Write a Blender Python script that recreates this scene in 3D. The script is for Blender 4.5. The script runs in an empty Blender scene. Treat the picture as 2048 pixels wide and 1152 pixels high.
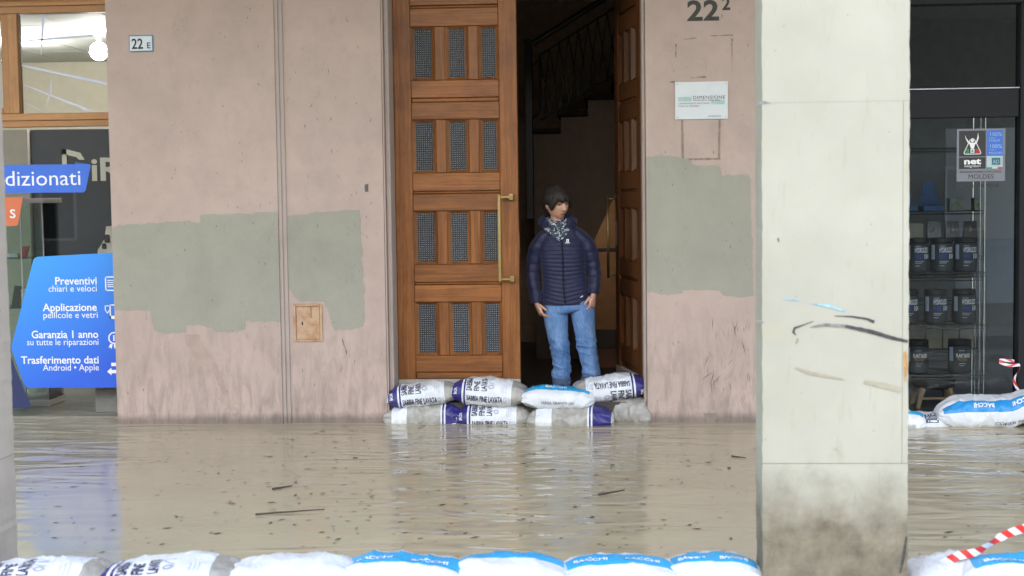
import bpy, bmesh, math, random
from mathutils import Vector, Matrix, noise
from mathutils.geometry import tessellate_polygon
PI = math.pi
rad = math.radians
scn = bpy.context.scene
COL = scn.collection

# ------------------------------------------------------------------ camera
# world: X along the shop fronts, Y into the building (wall face at Y=0), Z up, flood water at Z=0
cam_d = bpy.data.cameras.new('camera')
cam = bpy.data.objects.new('camera', cam_d)
COL.objects.link(cam)
cam_d.lens = 50.0
cam_d.sensor_width = 36.0
cam_d.clip_end = 400.0
cam_d.dof.use_dof = True
cam_d.dof.focus_distance = 11.0
cam_d.dof.aperture_fstop = 4.0
cam.matrix_world = Matrix.Translation((0, -10.7, 1.71)) @ Matrix.Rotation(rad(3.7), 4, 'Z') @ \
    Matrix.Rotation(rad(90 - 3.64), 4, 'X') @ Matrix.Rotation(rad(-0.74), 4, 'Z')
scn.camera = cam

# ------------------------------------------------------------------ sky, sun, exposure
SUN_EL, SUN_AZ = 25.0, 184.0      # azimuth measured clockwise from +Y
wd = bpy.data.worlds.new('World')
scn.world = wd
wd.use_nodes = True
nt = wd.node_tree
bg = nt.nodes['Background']
sky = nt.nodes.new('ShaderNodeTexSky')
sky.sky_type = 'NISHITA'
sky.sun_disc = False
sky.sun_elevation = rad(SUN_EL)
sky.sun_rotation = rad(SUN_AZ)
sky.air_density = 1.2
sky.dust_density = 0.6
sky.ozone_density = 1.0
nt.links.new(sky.outputs['Color'], bg.inputs['Color'])
bg.inputs['Strength'].default_value = 0.15
sd = bpy.data.lights.new('sun', 'SUN')
sd.energy = 1.35
sd.angle = rad(105)
sd.color = (1.0, 0.97, 0.92)
so = bpy.data.objects.new('sun', sd)
COL.objects.link(so)
a = rad(SUN_AZ)
sdir = Vector((math.sin(a) * math.cos(rad(SUN_EL)), math.cos(a) * math.cos(rad(SUN_EL)), math.sin(rad(SUN_EL))))
so.rotation_euler = (-sdir).to_track_quat('-Z', 'Y').to_euler()
so.location = (0, -30, 30)
vs = scn.view_settings
vs.view_transform = 'Standard'
vs.look = 'None'
vs.gamma = 1.0
vs.use_curve_mapping = False
vs.exposure = 1.68
scn.render.engine = 'CYCLES'
scn.cycles.use_denoising = True
scn.cycles.max_bounces = 8
scn.cycles.diffuse_bounces = 5
scn.cycles.caustics_reflective = False
scn.cycles.caustics_refractive = False

# ------------------------------------------------------------------ helpers
def srgb(r, g, b):
    f = lambda c: (c / 255 / 12.92) if c / 255 <= 0.04045 else ((c / 255 + 0.055) / 1.055) ** 2.4
    return (f(r), f(g), f(b))

class MB:
    """collects shapes into one mesh"""
    def __init__(s):
        s.v = []; s.f = []; s.m = []
    def add(s, v, f, m=0):
        o = len(s.v); s.v += [tuple(p) for p in v]
        s.f += [tuple(i + o for i in q) for q in f]; s.m += [m] * len(f)
        return s
    def box(s, x0, x1, y0, y1, z0, z1, m=0):
        v = [(x, y, z) for z in (z0, z1) for y in (y0, y1) for x in (x0, x1)]
        return s.add(v, [(0, 2, 3, 1), (4, 5, 7, 6), (0, 1, 5, 4), (2, 6, 7, 3), (0, 4, 6, 2), (1, 3, 7, 5)], m)
    def bbox(s, x0, x1, y0, y1, z0, z1, b=0.004, m=0, seg=1):
        bm = bmesh.new()
        bmesh.ops.create_cube(bm, size=1)
        for v in bm.verts:
            v.co = ((x0 + x1) / 2 + v.co.x * (x1 - x0), (y0 + y1) / 2 + v.co.y * (y1 - y0), (z0 + z1) / 2 + v.co.z * (z1 - z0))
        b = min(b, 0.45 * min(x1 - x0, y1 - y0, z1 - z0))
        bmesh.ops.bevel(bm, geom=bm.edges[:], offset=b, segments=seg, affect='EDGES', profile=0.5)
        bm.verts.index_update()
        s.add([v.co[:] for v in bm.verts], [[v.index for v in f.verts] for f in bm.faces], m)
        bm.free(); return s
    def tube(s, pts, r, n=8, m=0, caps=True):
        pts = [Vector(p) for p in pts]
        rs = r if isinstance(r, (list, tuple)) else [r] * len(pts)
        up = None; v = []; f = []
        for i, p in enumerate(pts):
            t = (pts[min(i + 1, len(pts) - 1)] - pts[max(i - 1, 0)]).normalized()
            if up is None:
                up = Vector((0, 0, 1)) if abs(t.z) < .9 else Vector((0, 1, 0))
            a_ = t.cross(up).normalized(); up = a_.cross(t).normalized()
            for k in range(n):
                q = 2 * PI * k / n
                v.append(p + (a_ * math.cos(q) + up * math.sin(q)) * rs[i])
        for i in range(len(pts) - 1):
            for k in range(n):
                k2 = (k + 1) % n
                f.append((i * n + k, i * n + k2, (i + 1) * n + k2, (i + 1) * n + k))
        if caps:
            f.append(tuple(range(n - 1, -1, -1))); f.append(tuple((len(pts) - 1) * n + k for k in range(n)))
        return s.add(v, f, m)
    def lathe(s, prof, cx=0, cy=0, n=24, m=0):
        v = []; f = []
        for r, z in prof:
            for k in range(n):
                q = 2 * PI * k / n
                v.append((cx + r * math.cos(q), cy + r * math.sin(q), z))
        for i in range(len(prof) - 1):
            for k in range(n):
                k2 = (k + 1) % n
                f.append((i * n + k, i * n + k2, (i + 1) * n + k2, (i + 1) * n + k))
        f.append(tuple(range(n - 1, -1, -1))); f.append(tuple((len(prof) - 1) * n + k for k in range(n)))
        return s.add(v, f, m)
    def prism(s, poly, y0, y1, m=0):
        """polygon in XZ, extruded y0 (front) to y1 (back)"""
        n = len(poly)
        ar = sum(poly[i][0] * poly[(i + 1) % n][1] - poly[(i + 1) % n][0] * poly[i][1] for i in range(n))
        if ar < 0: poly = poly[::-1]
        tri = tessellate_polygon([[Vector((p[0], p[1], 0)) for p in poly]])
        v = [(p[0], y0, p[1]) for p in poly] + [(p[0], y1, p[1]) for p in poly]
        f = []
        for t in tri:
            a_, b_, c_ = t
            pa, pb, pc = poly[a_], poly[b_], poly[c_]
            if (pb[0] - pa[0]) * (pc[1] - pa[1]) - (pb[1] - pa[1]) * (pc[0] - pa[0]) < 0: b_, c_ = c_, b_
            f.append((a_, b_, c_)); f.append((n + a_, n + c_, n + b_))
        f += [(i, n + i, n + (i + 1) % n, (i + 1) % n) for i in range(n)]
        return s.add(v, f, m)
    def mesh(s, name, mats, smooth=False):
        me = bpy.data.meshes.new(name)
        me.from_pydata(s.v, [], s.f)
        for m in (mats if isinstance(mats, (list, tuple)) else [mats]): me.materials.append(m)
        if any(s.m): me.polygons.foreach_set('material_index', s.m)
        if smooth: me.polygons.foreach_set('use_smooth', [True] * len(me.polygons))
        me.update()
        return me
    def build(s, name, mats, parent=None, loc=(0, 0, 0), smooth=False):
        return link(name, s.mesh(name, mats, smooth), parent, loc)

def link(name, me, parent=None, loc=(0, 0, 0)):
    o = bpy.data.objects.new(name, me)
    COL.objects.link(o); o.location = loc
    if parent: o.parent = parent
    return o

def tag(o, label, cat, group=None):
    o['label'] = label; o['category'] = cat
    if group: o['group'] = group
    return o
def thing(name, label, cat, loc=(0, 0, 0), rz=0, group=None):
    o = bpy.data.objects.new(name, None); COL.objects.link(o)
    o.empty_display_size = 0.1
    o.location = loc; o.rotation_euler = (0, 0, rz)
    return tag(o, label, cat, group)
def struct(o, kind='structure'):
    o['kind'] = kind; return o

# ------------------------------------------------------------------ materials
class NT:
    def __init__(s, name):
        s.m = bpy.data.materials.new(name); s.m.use_nodes = True
        s.t = s.m.node_tree; s.b = s.t.nodes['Principled BSDF']
    def n(s, typ, **kw):
        d = s.t.nodes.new('ShaderNode' + typ)
        for k, v in kw.items(): setattr(d, k, v)
        return d
    def l(s, a_, b_): s.t.links.new(a_, b_)
    def pos(s, scale=(1, 1, 1)):
        g = s.n('NewGeometry'); mp = s.n('Mapping'); mp.inputs['Scale'].default_value = scale
        s.l(g.outputs['Position'], mp.inputs['Vector']); return mp.outputs[0]
    def obj(s, scale=(1, 1, 1)):
        g = s.n('TexCoord'); mp = s.n('Mapping'); mp.inputs['Scale'].default_value = scale
        s.l(g.outputs['Object'], mp.inputs['Vector']); return mp.outputs[0]
    def noise(s, vec, scale=5, detail=4, rough=.55, dist=0):
        d = s.n('TexNoise'); d.inputs['Scale'].default_value = scale; d.inputs['Detail'].default_value = detail
        d.inputs['Roughness'].default_value = rough; d.inputs['Distortion'].default_value = dist
        s.l(vec, d.inputs['Vector']); return d.outputs['Fac']
    def ramp(s, fac, stops, interp='LINEAR'):
        d = s.n('ValToRGB'); cr = d.color_ramp; cr.interpolation = interp
        while len(cr.elements) < len(stops): cr.elements.new(0.5)
        for e, (p, c) in zip(cr.elements, stops):
            e.position = p
            e.color = (*c, 1) if isinstance(c, (tuple, list)) else (c, c, c, 1)
        s.l(fac, d.inputs['Fac']); return d.outputs['Color']
    def mix(s, fac, a_, b_, mode='MIX'):
        d = s.n('MixRGB', blend_type=mode)
        for sock, val in ((d.inputs[0], fac), (d.inputs[1], a_), (d.inputs[2], b_)):
            if hasattr(val, 'is_output'): s.l(val, sock)
            elif isinstance(val, (tuple, list)): sock.default_value = (*val, 1)
            else: sock.default_value = val if sock.type == 'VALUE' else (val, val, val, 1)
        return d.outputs[0]
    def math(s, op, a_, b_=0.0, clamp=False):
        d = s.n('Math', operation=op, use_clamp=clamp)
        for sock, val in ((d.inputs[0], a_), (d.inputs[1], b_)):
            if hasattr(val, 'is_output'): s.l(val, sock)
            else: sock.default_value = val
        return d.outputs[0]
    def bump(s, h, strength=.3, dist=.01):
        d = s.n('Bump'); d.inputs['Strength'].default_value = strength; d.inputs['Distance'].default_value = dist
        s.l(h, d.inputs['Height']); s.l(d.outputs[0], s.b.inputs['Normal'])
    def out(s, col=None, rough=.6, spec=.5, metal=0, rough_node=None):
        if col is not None:
            if hasattr(col, 'is_output'): s.l(col, s.b.inputs['Base Color'])
            else: s.b.inputs['Base Color'].default_value = (*col, 1)
        s.b.inputs['Roughness'].default_value = rough
        if rough_node is not None: s.l(rough_node, s.b.inputs['Roughness'])
        s.b.inputs['Specular IOR Level'].default_value = spec
        s.b.inputs['Metallic'].default_value = metal
        return s.m

def plain(name, col, rough=.6, spec=.5, metal=0, var=.12, sc=12, bump=0):
    t = NT(name); v = t.pos()
    nz = t.noise(v, sc, 5)
    lo = tuple(c * (1 - var) for c in col); hi = tuple(min(1, c * (1 + var)) for c in col)
    c = t.ramp(nz, [(.3, lo), (.7, hi)])
    if bump: t.bump(t.noise(v, sc * 6, 4), bump, .004)
    return t.out(c, rough, spec, metal)

def mat_wall(name, base, dirt=(.16, .13, .12), amount=1.0):
    t = NT(name); v = t.pos()
    big = t.noise(v, 1.3, 5, .6); mid = t.noise(v, 7, 6, .65)
    c = t.mix(t.ramp(big, [(.3, 0), (.75, 1)]), tuple(k * .90 for k in base), tuple(min(1, k * 1.07) for k in base))
    c = t.mix(t.math('MULTIPLY', t.ramp(mid, [(.42, 0), (.75, 1)]), .30), c, tuple(k * .72 for k in base))
    # splash dirt over the lowest metre, streaked downwards
    sep = t.n('SeparateXYZ'); t.l(t.pos(), sep.inputs[0])
    hz = t.n('MapRange'); hz.inputs[1].default_value = 1.0; hz.inputs[2].default_value = 0.0
    hz.inputs[3].default_value = 0.0; hz.inputs[4].default_value = 1.0
    t.l(sep.outputs[2], hz.inputs[0])
    st = t.noise(t.pos((9, 9, 2.2)), 1.6, 7, .68, .6)
    msk = t.math('MULTIPLY', t.ramp(st, [(.42, 0), (.72, 1)]), t.math('MULTIPLY', hz.outputs[0], .75 * amount), True)
    c = t.mix(msk, c, dirt)
    # wet rim where the water laps
    rim = t.n('MapRange'); rim.inputs[1].default_value = .055; rim.inputs[2].default_value = .0
    t.l(t.math('ADD', sep.outputs[2], t.math('MULTIPLY', t.noise(t.pos(), 9, 3), -.06)), rim.inputs[0])
    c = t.mix(t.math('MULTIPLY', rim.outputs[0], .55), c, tuple(k * .5 for k in dirt))
    # specks and scratches
    vo = t.n('TexVoronoi'); vo.inputs['Scale'].default_value = 26
    t.l(t.pos(), vo.inputs['Vector'])
    sp = t.ramp(vo.outputs['Distance'], [(.05, 1), (.10, 0)])
    gate = t.ramp(t.noise(v, 2.1, 3), [(.56, 0), (.64, 1)])
    c = t.mix(t.math('MULTIPLY', t.math('MULTIPLY', sp, gate), .7), c, (.07, .06, .055))
    vo2 = t.n('TexVoronoi'); vo2.inputs['Scale'].default_value = 62
    t.l(t.pos(), vo2.inputs['Vector'])
    g2_ = t.ramp(t.noise(t.pos(), 3.3, 3, .6), [(.60, 0), (.66, 1)])
    c = t.mix(t.math('MULTIPLY', t.math('MULTIPLY', t.ramp(vo2.outputs['Distance'], [(.10, 1), (.20, 0)]), g2_), .55), c, (.09, .08, .075))
    cl = t.ramp(t.noise(t.pos((1, 1, .55)), 2.4, 6, .7, .5), [(.52, 0), (.70, 1)])
    c = t.mix(t.math('MULTIPLY', cl, .20), c, tuple(k * .55 for k in base))
    scr = t.ramp(t.noise(t.pos((30, 30, 6)), 1.2, 3, .5, 1.5), [(.70, 0), (.74, 1)])
    c = t.mix(t.math('MULTIPLY', scr, .38), c, (.17, .15, .14))
    h = t.mix(.5, t.noise(v, 45, 5), t.noise(v, 6, 3))
    t.bump(h, .25, .006)
    return t.out(c, .78, .3)

def mat_wood(name, dark, light, horiz=False, rough=.42, grain=1.0):
    t = NT(name)
    s1 = (1.2, 30, 30) if horiz else (30, 30, 1.2)
    s2 = (6, 160, 160) if horiz else (160, 160, 6)
    oi = t.n('ObjectInfo')
    mp = t.pos(s1)
    ad = t.n('VectorMath', operation='ADD'); t.l(mp, ad.inputs[0])
    cv = t.n('CombineXYZ'); r10 = t.math('MULTIPLY', oi.outputs['Random'], 37.0)
    for k in range(3): t.l(r10, cv.inputs[k])
    t.l(cv.outputs[0], ad.inputs[1])
    g1 = t.noise(ad.outputs[0], 1.0, 6, .6, 1.2)
    g2 = t.noise(t.pos(s2), 1.0, 3, .6, .3)
    c = t.mix(t.ramp(g1, [(.28, 0), (.72, 1)]), dark, light)
    c = t.mix(t.math('MULTIPLY', t.ramp(g2, [(.5, 0), (.68, 1)]), .45 * grain), c, tuple(k * .45 for k in dark))
    tone = t.math('ADD', t.math('MULTIPLY', oi.outputs['Random'], .22), .89)
    c = t.mix(1.0, c, tone, 'MULTIPLY')
    c = t.mix(t.math('MULTIPLY', t.ramp(t.noise(t.pos(), 3.0, 5, .7), [(.48, 0), (.78, 1)]), .55), c, tuple(k * .55 for k in dark))
    t.bump(g2, .15, .003)
    return t.out(c, rough, .4)

def mat_column(name):
    t = NT(name); v = t.pos()
    base = t.ramp(t.noise(v, 2.0, 6, .6), [(.3, (.385, .37, .31)), (.7, (.465, .448, .38))])
    pit = t.ramp(t.noise(t.pos((1, 1, .17)), 38, 3, .6), [(.60, 0), (.72, 1)])
    c = t.mix(t.math('MULTIPLY', pit, .45), base, (.36, .34, .25))
    yel = t.ramp(t.noise(t.pos((1, 1, 2.5)), 3.5, 4), [(.60, 0), (.75, 1)])
    c = t.mix(t.math('MULTIPLY', yel, .4), c, (.44, .40, .29))
    sep = t.n('SeparateXYZ'); t.l(v, sep.inputs[0])
    zz = t.math('ADD', sep.outputs[2], t.math('MULTIPLY', t.noise(v, 5, 5, .65), -.5))
    lo = t.n('MapRange'); lo.inputs[1].default_value = .46; lo.inputs[2].default_value = .16
    t.l(zz, lo.inputs[0])
    mud = t.ramp(t.noise(v, 11, 6, .7), [(.3, (.10, .080, .052)), (.7, (.25, .212, .150))])
    c = t.mix(t.math('MULTIPLY', lo.outputs[0], .92), c, mud)
    dk = t.ramp(t.noise(t.pos((3, 3, 1)), 8, 6, .75, .8), [(.60, 0), (.68, 1)])
    dz = t.n('MapRange'); dz.inputs[1].default_value = .55; dz.inputs[2].default_value = .25
    t.l(sep.outputs[2], dz.inputs[0])
    c = t.mix(t.math('MULTIPLY', t.math('MULTIPLY', dk, dz.outputs[0]), .6), c, (.10, .095, .085))
    vo = t.n('TexVoronoi'); vo.inputs['Scale'].default_value = 13
    t.l(v, vo.inputs['Vector'])
    c = t.mix(t.math('MULTIPLY', t.ramp(vo.outputs['Distance'], [(.03, 1), (.07, 0)]), .6), c, (.25, .24, .2))
    t.bump(t.mix(.4, t.noise(v, 60, 4), pit), .3, .004)
    return t.out(c, .7, .35)

def mat_glass(name, tint=(1, 1, 1), rough=0.0):
    # thin pane: clear film with a fresnel reflection
    t = NT(name); t.t.nodes.remove(t.b)
    tr = t.n('BsdfTransparent'); tr.inputs[0].default_value = (*tint, 1)
    gl = t.n('BsdfGlossy'); gl.inputs['Roughness'].default_value = rough
    fr = t.n('Fresnel'); fr.inputs[0].default_value = 1.45
    f2 = t.math('MULTIPLY', fr.outputs[0], 1.0, True)
    mx = t.n('MixShader'); t.l(f2, mx.inputs[0]); t.l(tr.outputs[0], mx.inputs[1]); t.l(gl.outputs[0], mx.inputs[2])
    t.l(mx.outputs[0], t.t.nodes['Material Output'].inputs['Surface'])
    return t.m

def mat_emit(name, col, strength):
    t = NT(name)
    t.b.inputs['Emission Color'].default_value = (*col, 1); t.b.inputs['Emission Strength'].default_value = strength
    return t.out((.8, .8, .8), .5)

PINK = (.48, .375, .338)
M = {}
M['pink'] = mat_wall('pink_plaster', PINK)
M['pink_trim'] = mat_wall('grey_pink_trim', (.43, .36, .335), amount=.5)
M['green'] = mat_wall('green_grey_paint', (.335, .327, .28), amount=.25)
M['fringe'] = mat_wall('thin_green_paint', (.41, .352, .312), amount=.25)
M['stone_trim'] = plain('threshold_stone', (.38, .36, .34), .7)
M['column'] = mat_column('column_stone')
M['mortar'] = plain('joint_dark', (.33, .32, .28), .9)
M['wood_v'] = mat_wood('door_wood_upright', (.145, .046, .012), (.33, .126, .033))
M['wood_h'] = mat_wood('door_wood_level', (.158, .051, .013), (.34, .131, .035), True)
M['shaded_wood_v'] = mat_wood('shaded_door_wood_upright', (.065, .023, .008), (.18, .068, .022))  # same door wood, with the open leaf's shade put into the colour
M['shaded_wood_h'] = mat_wood('shaded_door_wood_level', (.07, .025, .009), (.19, .072, .024), True)
M['frame_v'] = mat_wood('shop_frame_upright', (.34, .16, .058), (.46, .235, .095), False, .45, .35)
M['frame_h'] = mat_wood('shop_frame_level', (.34, .16, .058), (.46, .235, .095), True, .45, .35)
M['brass'] = plain('brass', (.36, .275, .125), .42, .5, 1.0, .15)
M['steel'] = plain('steel', (.45, .46, .48), .3, .5, 1.0, .1)
M['chrome'] = plain('rack_chrome', (.62, .64, .68), .25, .5, 1.0, .1)
M['black'] = plain('black_metal', (.012, .012, .013), .5)
M['dark_iron'] = plain('dark_iron', (.016, .014, .013), .5)
M['white'] = plain('white_paint', (.78, .78, .77), .5, var=.04)
M['print_dark'] = plain('print_navy', (.035, .035, .09), .45, var=.3, sc=60)
M['print_grey'] = plain('print_grey', (.40, .42, .50), .45)
M['print_white'] = plain('print_white', (.80, .82, .85), .45, var=.03)
M['print_black'] = plain('print_black', (.02, .02, .022), .5)
M['glass'] = mat_glass('window_glass')
M['glass_dark'] = mat_glass('shop_glass_grey', (.83, .86, .88))
M['cab_glass'] = mat_glass('cabinet_glass', (.86, .93, .90))

# ------------------------------------------------------------------ lettering
_tc = {}
def text_geo(txt, size=.05, bold=0.0, sx=1.0, align='LEFT', space=1.0):
    key = (txt, size, bold, sx, align, space)
    if key in _tc: return _tc[key]
    cu = bpy.data.curves.new('t', 'FONT')
    cu.body = txt; cu.size = size; cu.offset = bold * size; cu.align_x = align; cu.space_character = space
    cu.resolution_u = 3; cu.fill_mode = 'FRONT'
    ob = bpy.data.objects.new('t', cu)
    me = bpy.data.meshes.new_from_object(ob)
    v = [(p.co.x * sx, p.co.y) for p in me.vertices]; f = [tuple(p.vertices) for p in me.polygons]
    bpy.data.objects.remove(ob); bpy.data.meshes.remove(me); bpy.data.curves.remove(cu)
    _tc[key] = (v, f); return v, f
def text_on_wall(name, txt, x, z, y, size, mat, parent=None, bold=0., sx=1., align='LEFT', fit=None, slant=0, space=1.0, rot=0):
    """flat lettering facing -Y; x,z = baseline start; fit = wanted width in metres"""
    v, f = text_geo(txt, size, bold, 1.0, align, space)
    if not v: return None
    w = max(p[0] for p in v) - min(p[0] for p in v)
    k = fit / w if fit else sx
    pts = [(p[0] * k + slant * p[1], p[1]) for p in v]
    c, s_ = math.cos(rot), math.sin(rot)
    mb = MB(); mb.add([(x + p[0] * c - p[1] * s_, y, z + p[0] * s_ + p[1] * c) for p in pts], f)
    return mb.build(name, mat, parent)

def jag(poly, step=.02, amp=.006, seed=0, keep=()):
    """roughen the outline of a polygon"""
    out = []; n = len(poly)
    for i in range(n):
        a_ = Vector(poly[i]); b_ = Vector(poly[(i + 1) % n]); d = b_ - a_; L = d.length
        k = max(1, int(L / step)); nrm = Vector((-d.y, d.x)) / max(L, 1e-6)
        for j in range(k):
            p = a_ + d * (j / k)
            q = noise.noise((p.x * 14 + seed, p.y * 14, seed)) + .8 * noise.noise((p.x * 45 + seed, p.y * 45, seed + 5))
            out.append(tuple(p + nrm * (amp * q if i not in keep else 0)))
    return out
# ================================================================== SETTING
def mat_water():
    t = NT('muddy_water')
    v = t.pos()
    c = t.ramp(t.noise(t.pos((.5, 1.6, 1)), 1.4, 5, .6, .5), [(.3, (.425, .37, .262)), (.7, (.47, .415, .30))])
    c = t.mix(t.math('MULTIPLY', t.ramp(t.noise(t.pos((2.2, 7, 1)), 2.0, 6, .7), [(.6, 0), (.75, 1)]), .25), c, (.22, .19, .135))
    wob = t.noise(t.pos((1.3, 4.0, 1)), 1.05, .8, .5, 1.2)
    fine = t.noise(t.pos((3.6, 11, 1)), 2.6, 2, .55, 1.2)
    sx = t.n('SeparateXYZ'); t.l(v, sx.inputs[0])
    dx = t.math('DIVIDE', t.math('ADD', sx.outputs[0], .65), 1.25)
    band = t.math('POWER', 2.718, t.math('MULTIPLY', t.math('MULTIPLY', dx, dx), -1.0))       # backwash in front of the door
    lf = t.n('MapRange'); lf.inputs[1].default_value = -2.9; lf.inputs[2].default_value = -3.7; t.l(sx.outputs[0], lf.inputs[0])
    rt = t.n('MapRange'); rt.inputs[1].default_value = 1.3; rt.inputs[2].default_value = 2.2; t.l(sx.outputs[0], rt.inputs[0])
    gate = t.math('ADD', t.math('MAXIMUM', t.math('MAXIMUM', band, lf.outputs[0]), rt.outputs[0]), .10)
    gate = t.math('MULTIPLY', gate, t.ramp(t.noise(t.pos((.6, .9, 1)), 1.3, 2), [(.30, .45), (.62, 1)]))
    h = t.math('MULTIPLY', gate, t.math('ADD', t.math('MULTIPLY', wob, .93), t.math('MULTIPLY', fine, .07)))
    t.bump(h, .6, .052)
    t.b.inputs['IOR'].default_value = 1.333
    return t.out(c, .05, .42)
struct(MB().box(-80, 80, -120, 40, -.9, -.45).build('ground', plain('wet_paving', (.12, .11, .10), .7)))
wm = MB().add([(-60, -60, 0), (60, -60, 0), (60, .9, 0), (-60, .9, 0)], [(0, 1, 2, 3)])
struct(wm.build('water', mat_water()))
struct(MB().box(-9, 9, -5.75, -4.7, -.45, .13).build('kerb', plain('kerb_stone', (.30, .28, .25), .8, bump=.3)))
ceil_m = plain('portico_plaster', (.62, .58, .52), .8)
struct(MB().box(-10, 10, -4.998, -.002, 5.3, 5.6).build('portico_ceiling', ceil_m))
struct(MB().box(-10, 10, -5.45, -5.0, 5.0, 11).build('upper_storeys', plain('upper_plaster', (.45, .36, .28), .8)))
struct(MB().box(-3.9, 1.3, .0, .6, 3.42, 4.6).box(-10, -3.902, .0, .6, 3.30, 4.6).box(1.302, 10, .0, .6, 3.35, 4.6)
       .box(-10, 10, .0, .6, 4.602, 5.6).build('wall_lintel', M['pink']))

ob_ = thing('added_house_row', 'plain houses added across the street to darken the reflection in the shop glass', 'building', (0, -34, -.4))  # added out of view to keep bright sky out of the glass reflections
fac = plain('far_facade', (.30, .25, .20), .85)
MB().box(-32, 32, -2, 0, 0, 9.2).build('wall', fac, ob_)
MB().prism([(-32.2, 9.202), (32.2, 9.202), (32.2, 9.5), (-32.2, 9.5)], -2.1, .25).build('cornice', fac, ob_)
for i in range(20):
    for z0, z1 in ((.9, 2.9),):
        w_ = MB().bbox(-31 + i * 3.2, -29.8 + i * 3.2, -.02, .06, z0, z1, .01).build('window', M['white'], ob_)
        MB().box(-30.92 + i * 3.2, -29.88 + i * 3.2, .062, .07, z0 + .08, z1 - .08).build('pane', M['black'], w_)
# --- left pier: two panels, a moulding between them, a painted jamb by the door
p = thing('wall_pier', 'pink plastered wall pier with green-grey paint patches left of the wooden door', 'wall', (-3.76, 0, 0))
def wp(mb, name, mat, par): 
    o = mb.build(name, mat, par); o.location = -par.location; return o
wp(MB().box(-3.762, -2.468, 0, .55, -.4, 3.42), 'panel', M['pink'], p)
wp(MB().box(-2.408, -1.662, .03, .55, -.4, 3.42), 'panel', M['pink'], p)
wp(MB().bbox(-2.4685, -2.4385, .008, .3, -.4, 3.42, .003), 'moulding', M['pink_trim'], p)
wp(MB().bbox(-2.4395, -2.4075, .018, .3, -.4, 3.42, .003), 'moulding', M['pink_trim'], p)
wp(MB().bbox(-1.660, -1.648, .034, .55, -.4, 3.42, .003), 'jamb_edge', M['pink'], p)
wp(MB().bbox(-1.646, -1.612, .075, .55, -.4, 3.42, .004), 'jamb', M['pink_trim'], p)
A = [(-3.760, 1.527), (-3.463, 1.550), (-3.159, 1.563), (-3.074, 1.545), (-3.064, 1.605), (-2.762, 1.617), (-2.685, 1.610), (-2.4685, 1.623),
     (-2.4685, .786), (-2.736, .793), (-2.745, .731), (-2.87, .705), (-2.987, .714), (-3.005, .752), (-3.193, .765), (-3.206, .711), (-3.33, .700), (-3.456, .722), (-3.482, .880), (-3.760, .885)]
wp(MB().prism(jag(A, .012, .011, 1, keep=(7, 19)), -.0025, .01), 'paint_patch', M['green'], p)
wp(MB().prism(jag(A, .009, .024, 31, keep=(7, 19)), -.0015, .01), 'paint_fringe', M['fringe'], p)
B = [(-2.4075, 1.592), (-2.222, 1.609), (-2.05, 1.622), (-1.846, 1.633), (-1.837, 1.327), (-1.828, .742), (-1.93, .722), (-2.057, .715), (-2.086, .796), (-2.126, .932), (-2.24, .938), (-2.315, .935), (-2.371, .989), (-2.4075, 1.047)]
wp(MB().prism(jag(B, .012, .011, 2, keep=(13,)), .0275, .04), 'paint_patch', M['green'], p)
wp(MB().prism(jag(B, .009, .024, 32, keep=(13,)), .0285, .04), 'paint_fringe', M['fringe'], p)
stain = plain('brown_stain', (.385, .295, .257), .8, var=.16, sc=9)
wp(MB().prism(jag([(-3.24, .70), (-3.10, .69), (-3.06, .60), (-2.99, .50), (-2.94, .40), (-2.86, .10), (-2.90, .11), (-2.985, .37), (-3.06, .45), (-3.12, .44), (-3.16, .53)], .015, .012, 4), -.0012, .01), 'stain', stain, p)
scuff = plain('dark_scuff', (.12, .11, .105), .8, var=.3, sc=40)
def scuffs(par, rng, zone, y, n, hmin, hmax, w, tilt=.4):
    mb = MB()
    for _ in range(n):
        x = rng.uniform(zone[0], zone[1]); z = rng.uniform(zone[2], zone[3]); h = rng.uniform(hmin, hmax); q = rng.gauss(0, tilt); ww = w * rng.uniform(.4, 1.2)
        c, s_ = math.cos(q), math.sin(q)
        pts = [(-ww, 0), (0, -h / 2), (ww * .8, .1 * h), (.1 * ww, h / 2)]
        mb.add([(x + a_ * c - b_ * s_, y, z + a_ * s_ + b_ * c) for a_, b_ in pts], [(0, 1, 2, 3)])
    return wp(mb, 'scuff_marks', scuff, par)
R = random.Random(3)
sc_ = scuffs(p, R, (-3.7, -2.5, .05, 3.2), -.0032, 70, .006, .03, .0035); sc_['kind'] = 'stuff'
sc_ = scuffs(p, R, (-2.38, -1.7, .05, 3.2), .0262, 50, .008, .05, .003); sc_['kind'] = 'stuff'
wp(MB().prism(jag([(-2.0, .66), (-1.985, .60), (-1.965, .55), (-1.97, .52), (-1.98, .57), (-1.995, .61)], .01, .003, 9), .0282, .034), 'scuff', scuff, p)
wp(MB().prism(jag([(-1.805, 1.82), (-1.775, 1.83), (-1.775, 1.77), (-1.80, 1.765)], .01, .005, 19), .0282, .034), 'scuff', scuff, p)

# --- right pier
p = thing('wall_pier', 'pink plastered wall pier with green-grey paint patch between open door and stone column', 'wall', (.32, 0, 0))
wp(MB().box(.322, 2.18, 0, .55, -.4, 3.42), 'panel', M['pink'], p)
wp(MB().bbox(.297, .320, .034, .55, -.4, 3.42, .004), 'jamb', M['pink_trim'], p)
Cc = [(.3225, 1.995), (.44, 2.012), (.50, 2.008), (.642, 1.979), (.672, 1.932), (.871, 1.924), (.884, 1.857), (1.085, 1.854), (1.095, 1.75), (1.118, .955), (1.016, .942), (.886, .958), (.868, .992), (.756, 1.003), (.592, 1.002), (.577, .970), (.45, .972), (.3225, .992)]
wp(MB().prism(jag(Cc, .012, .010, 3, keep=(17,)), -.0025, .01), 'paint_patch', M['green'], p)
wp(MB().prism(jag(Cc, .009, .024, 33, keep=(17,)), -.0015, .01), 'paint_fringe', M['fringe'], p)
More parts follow.
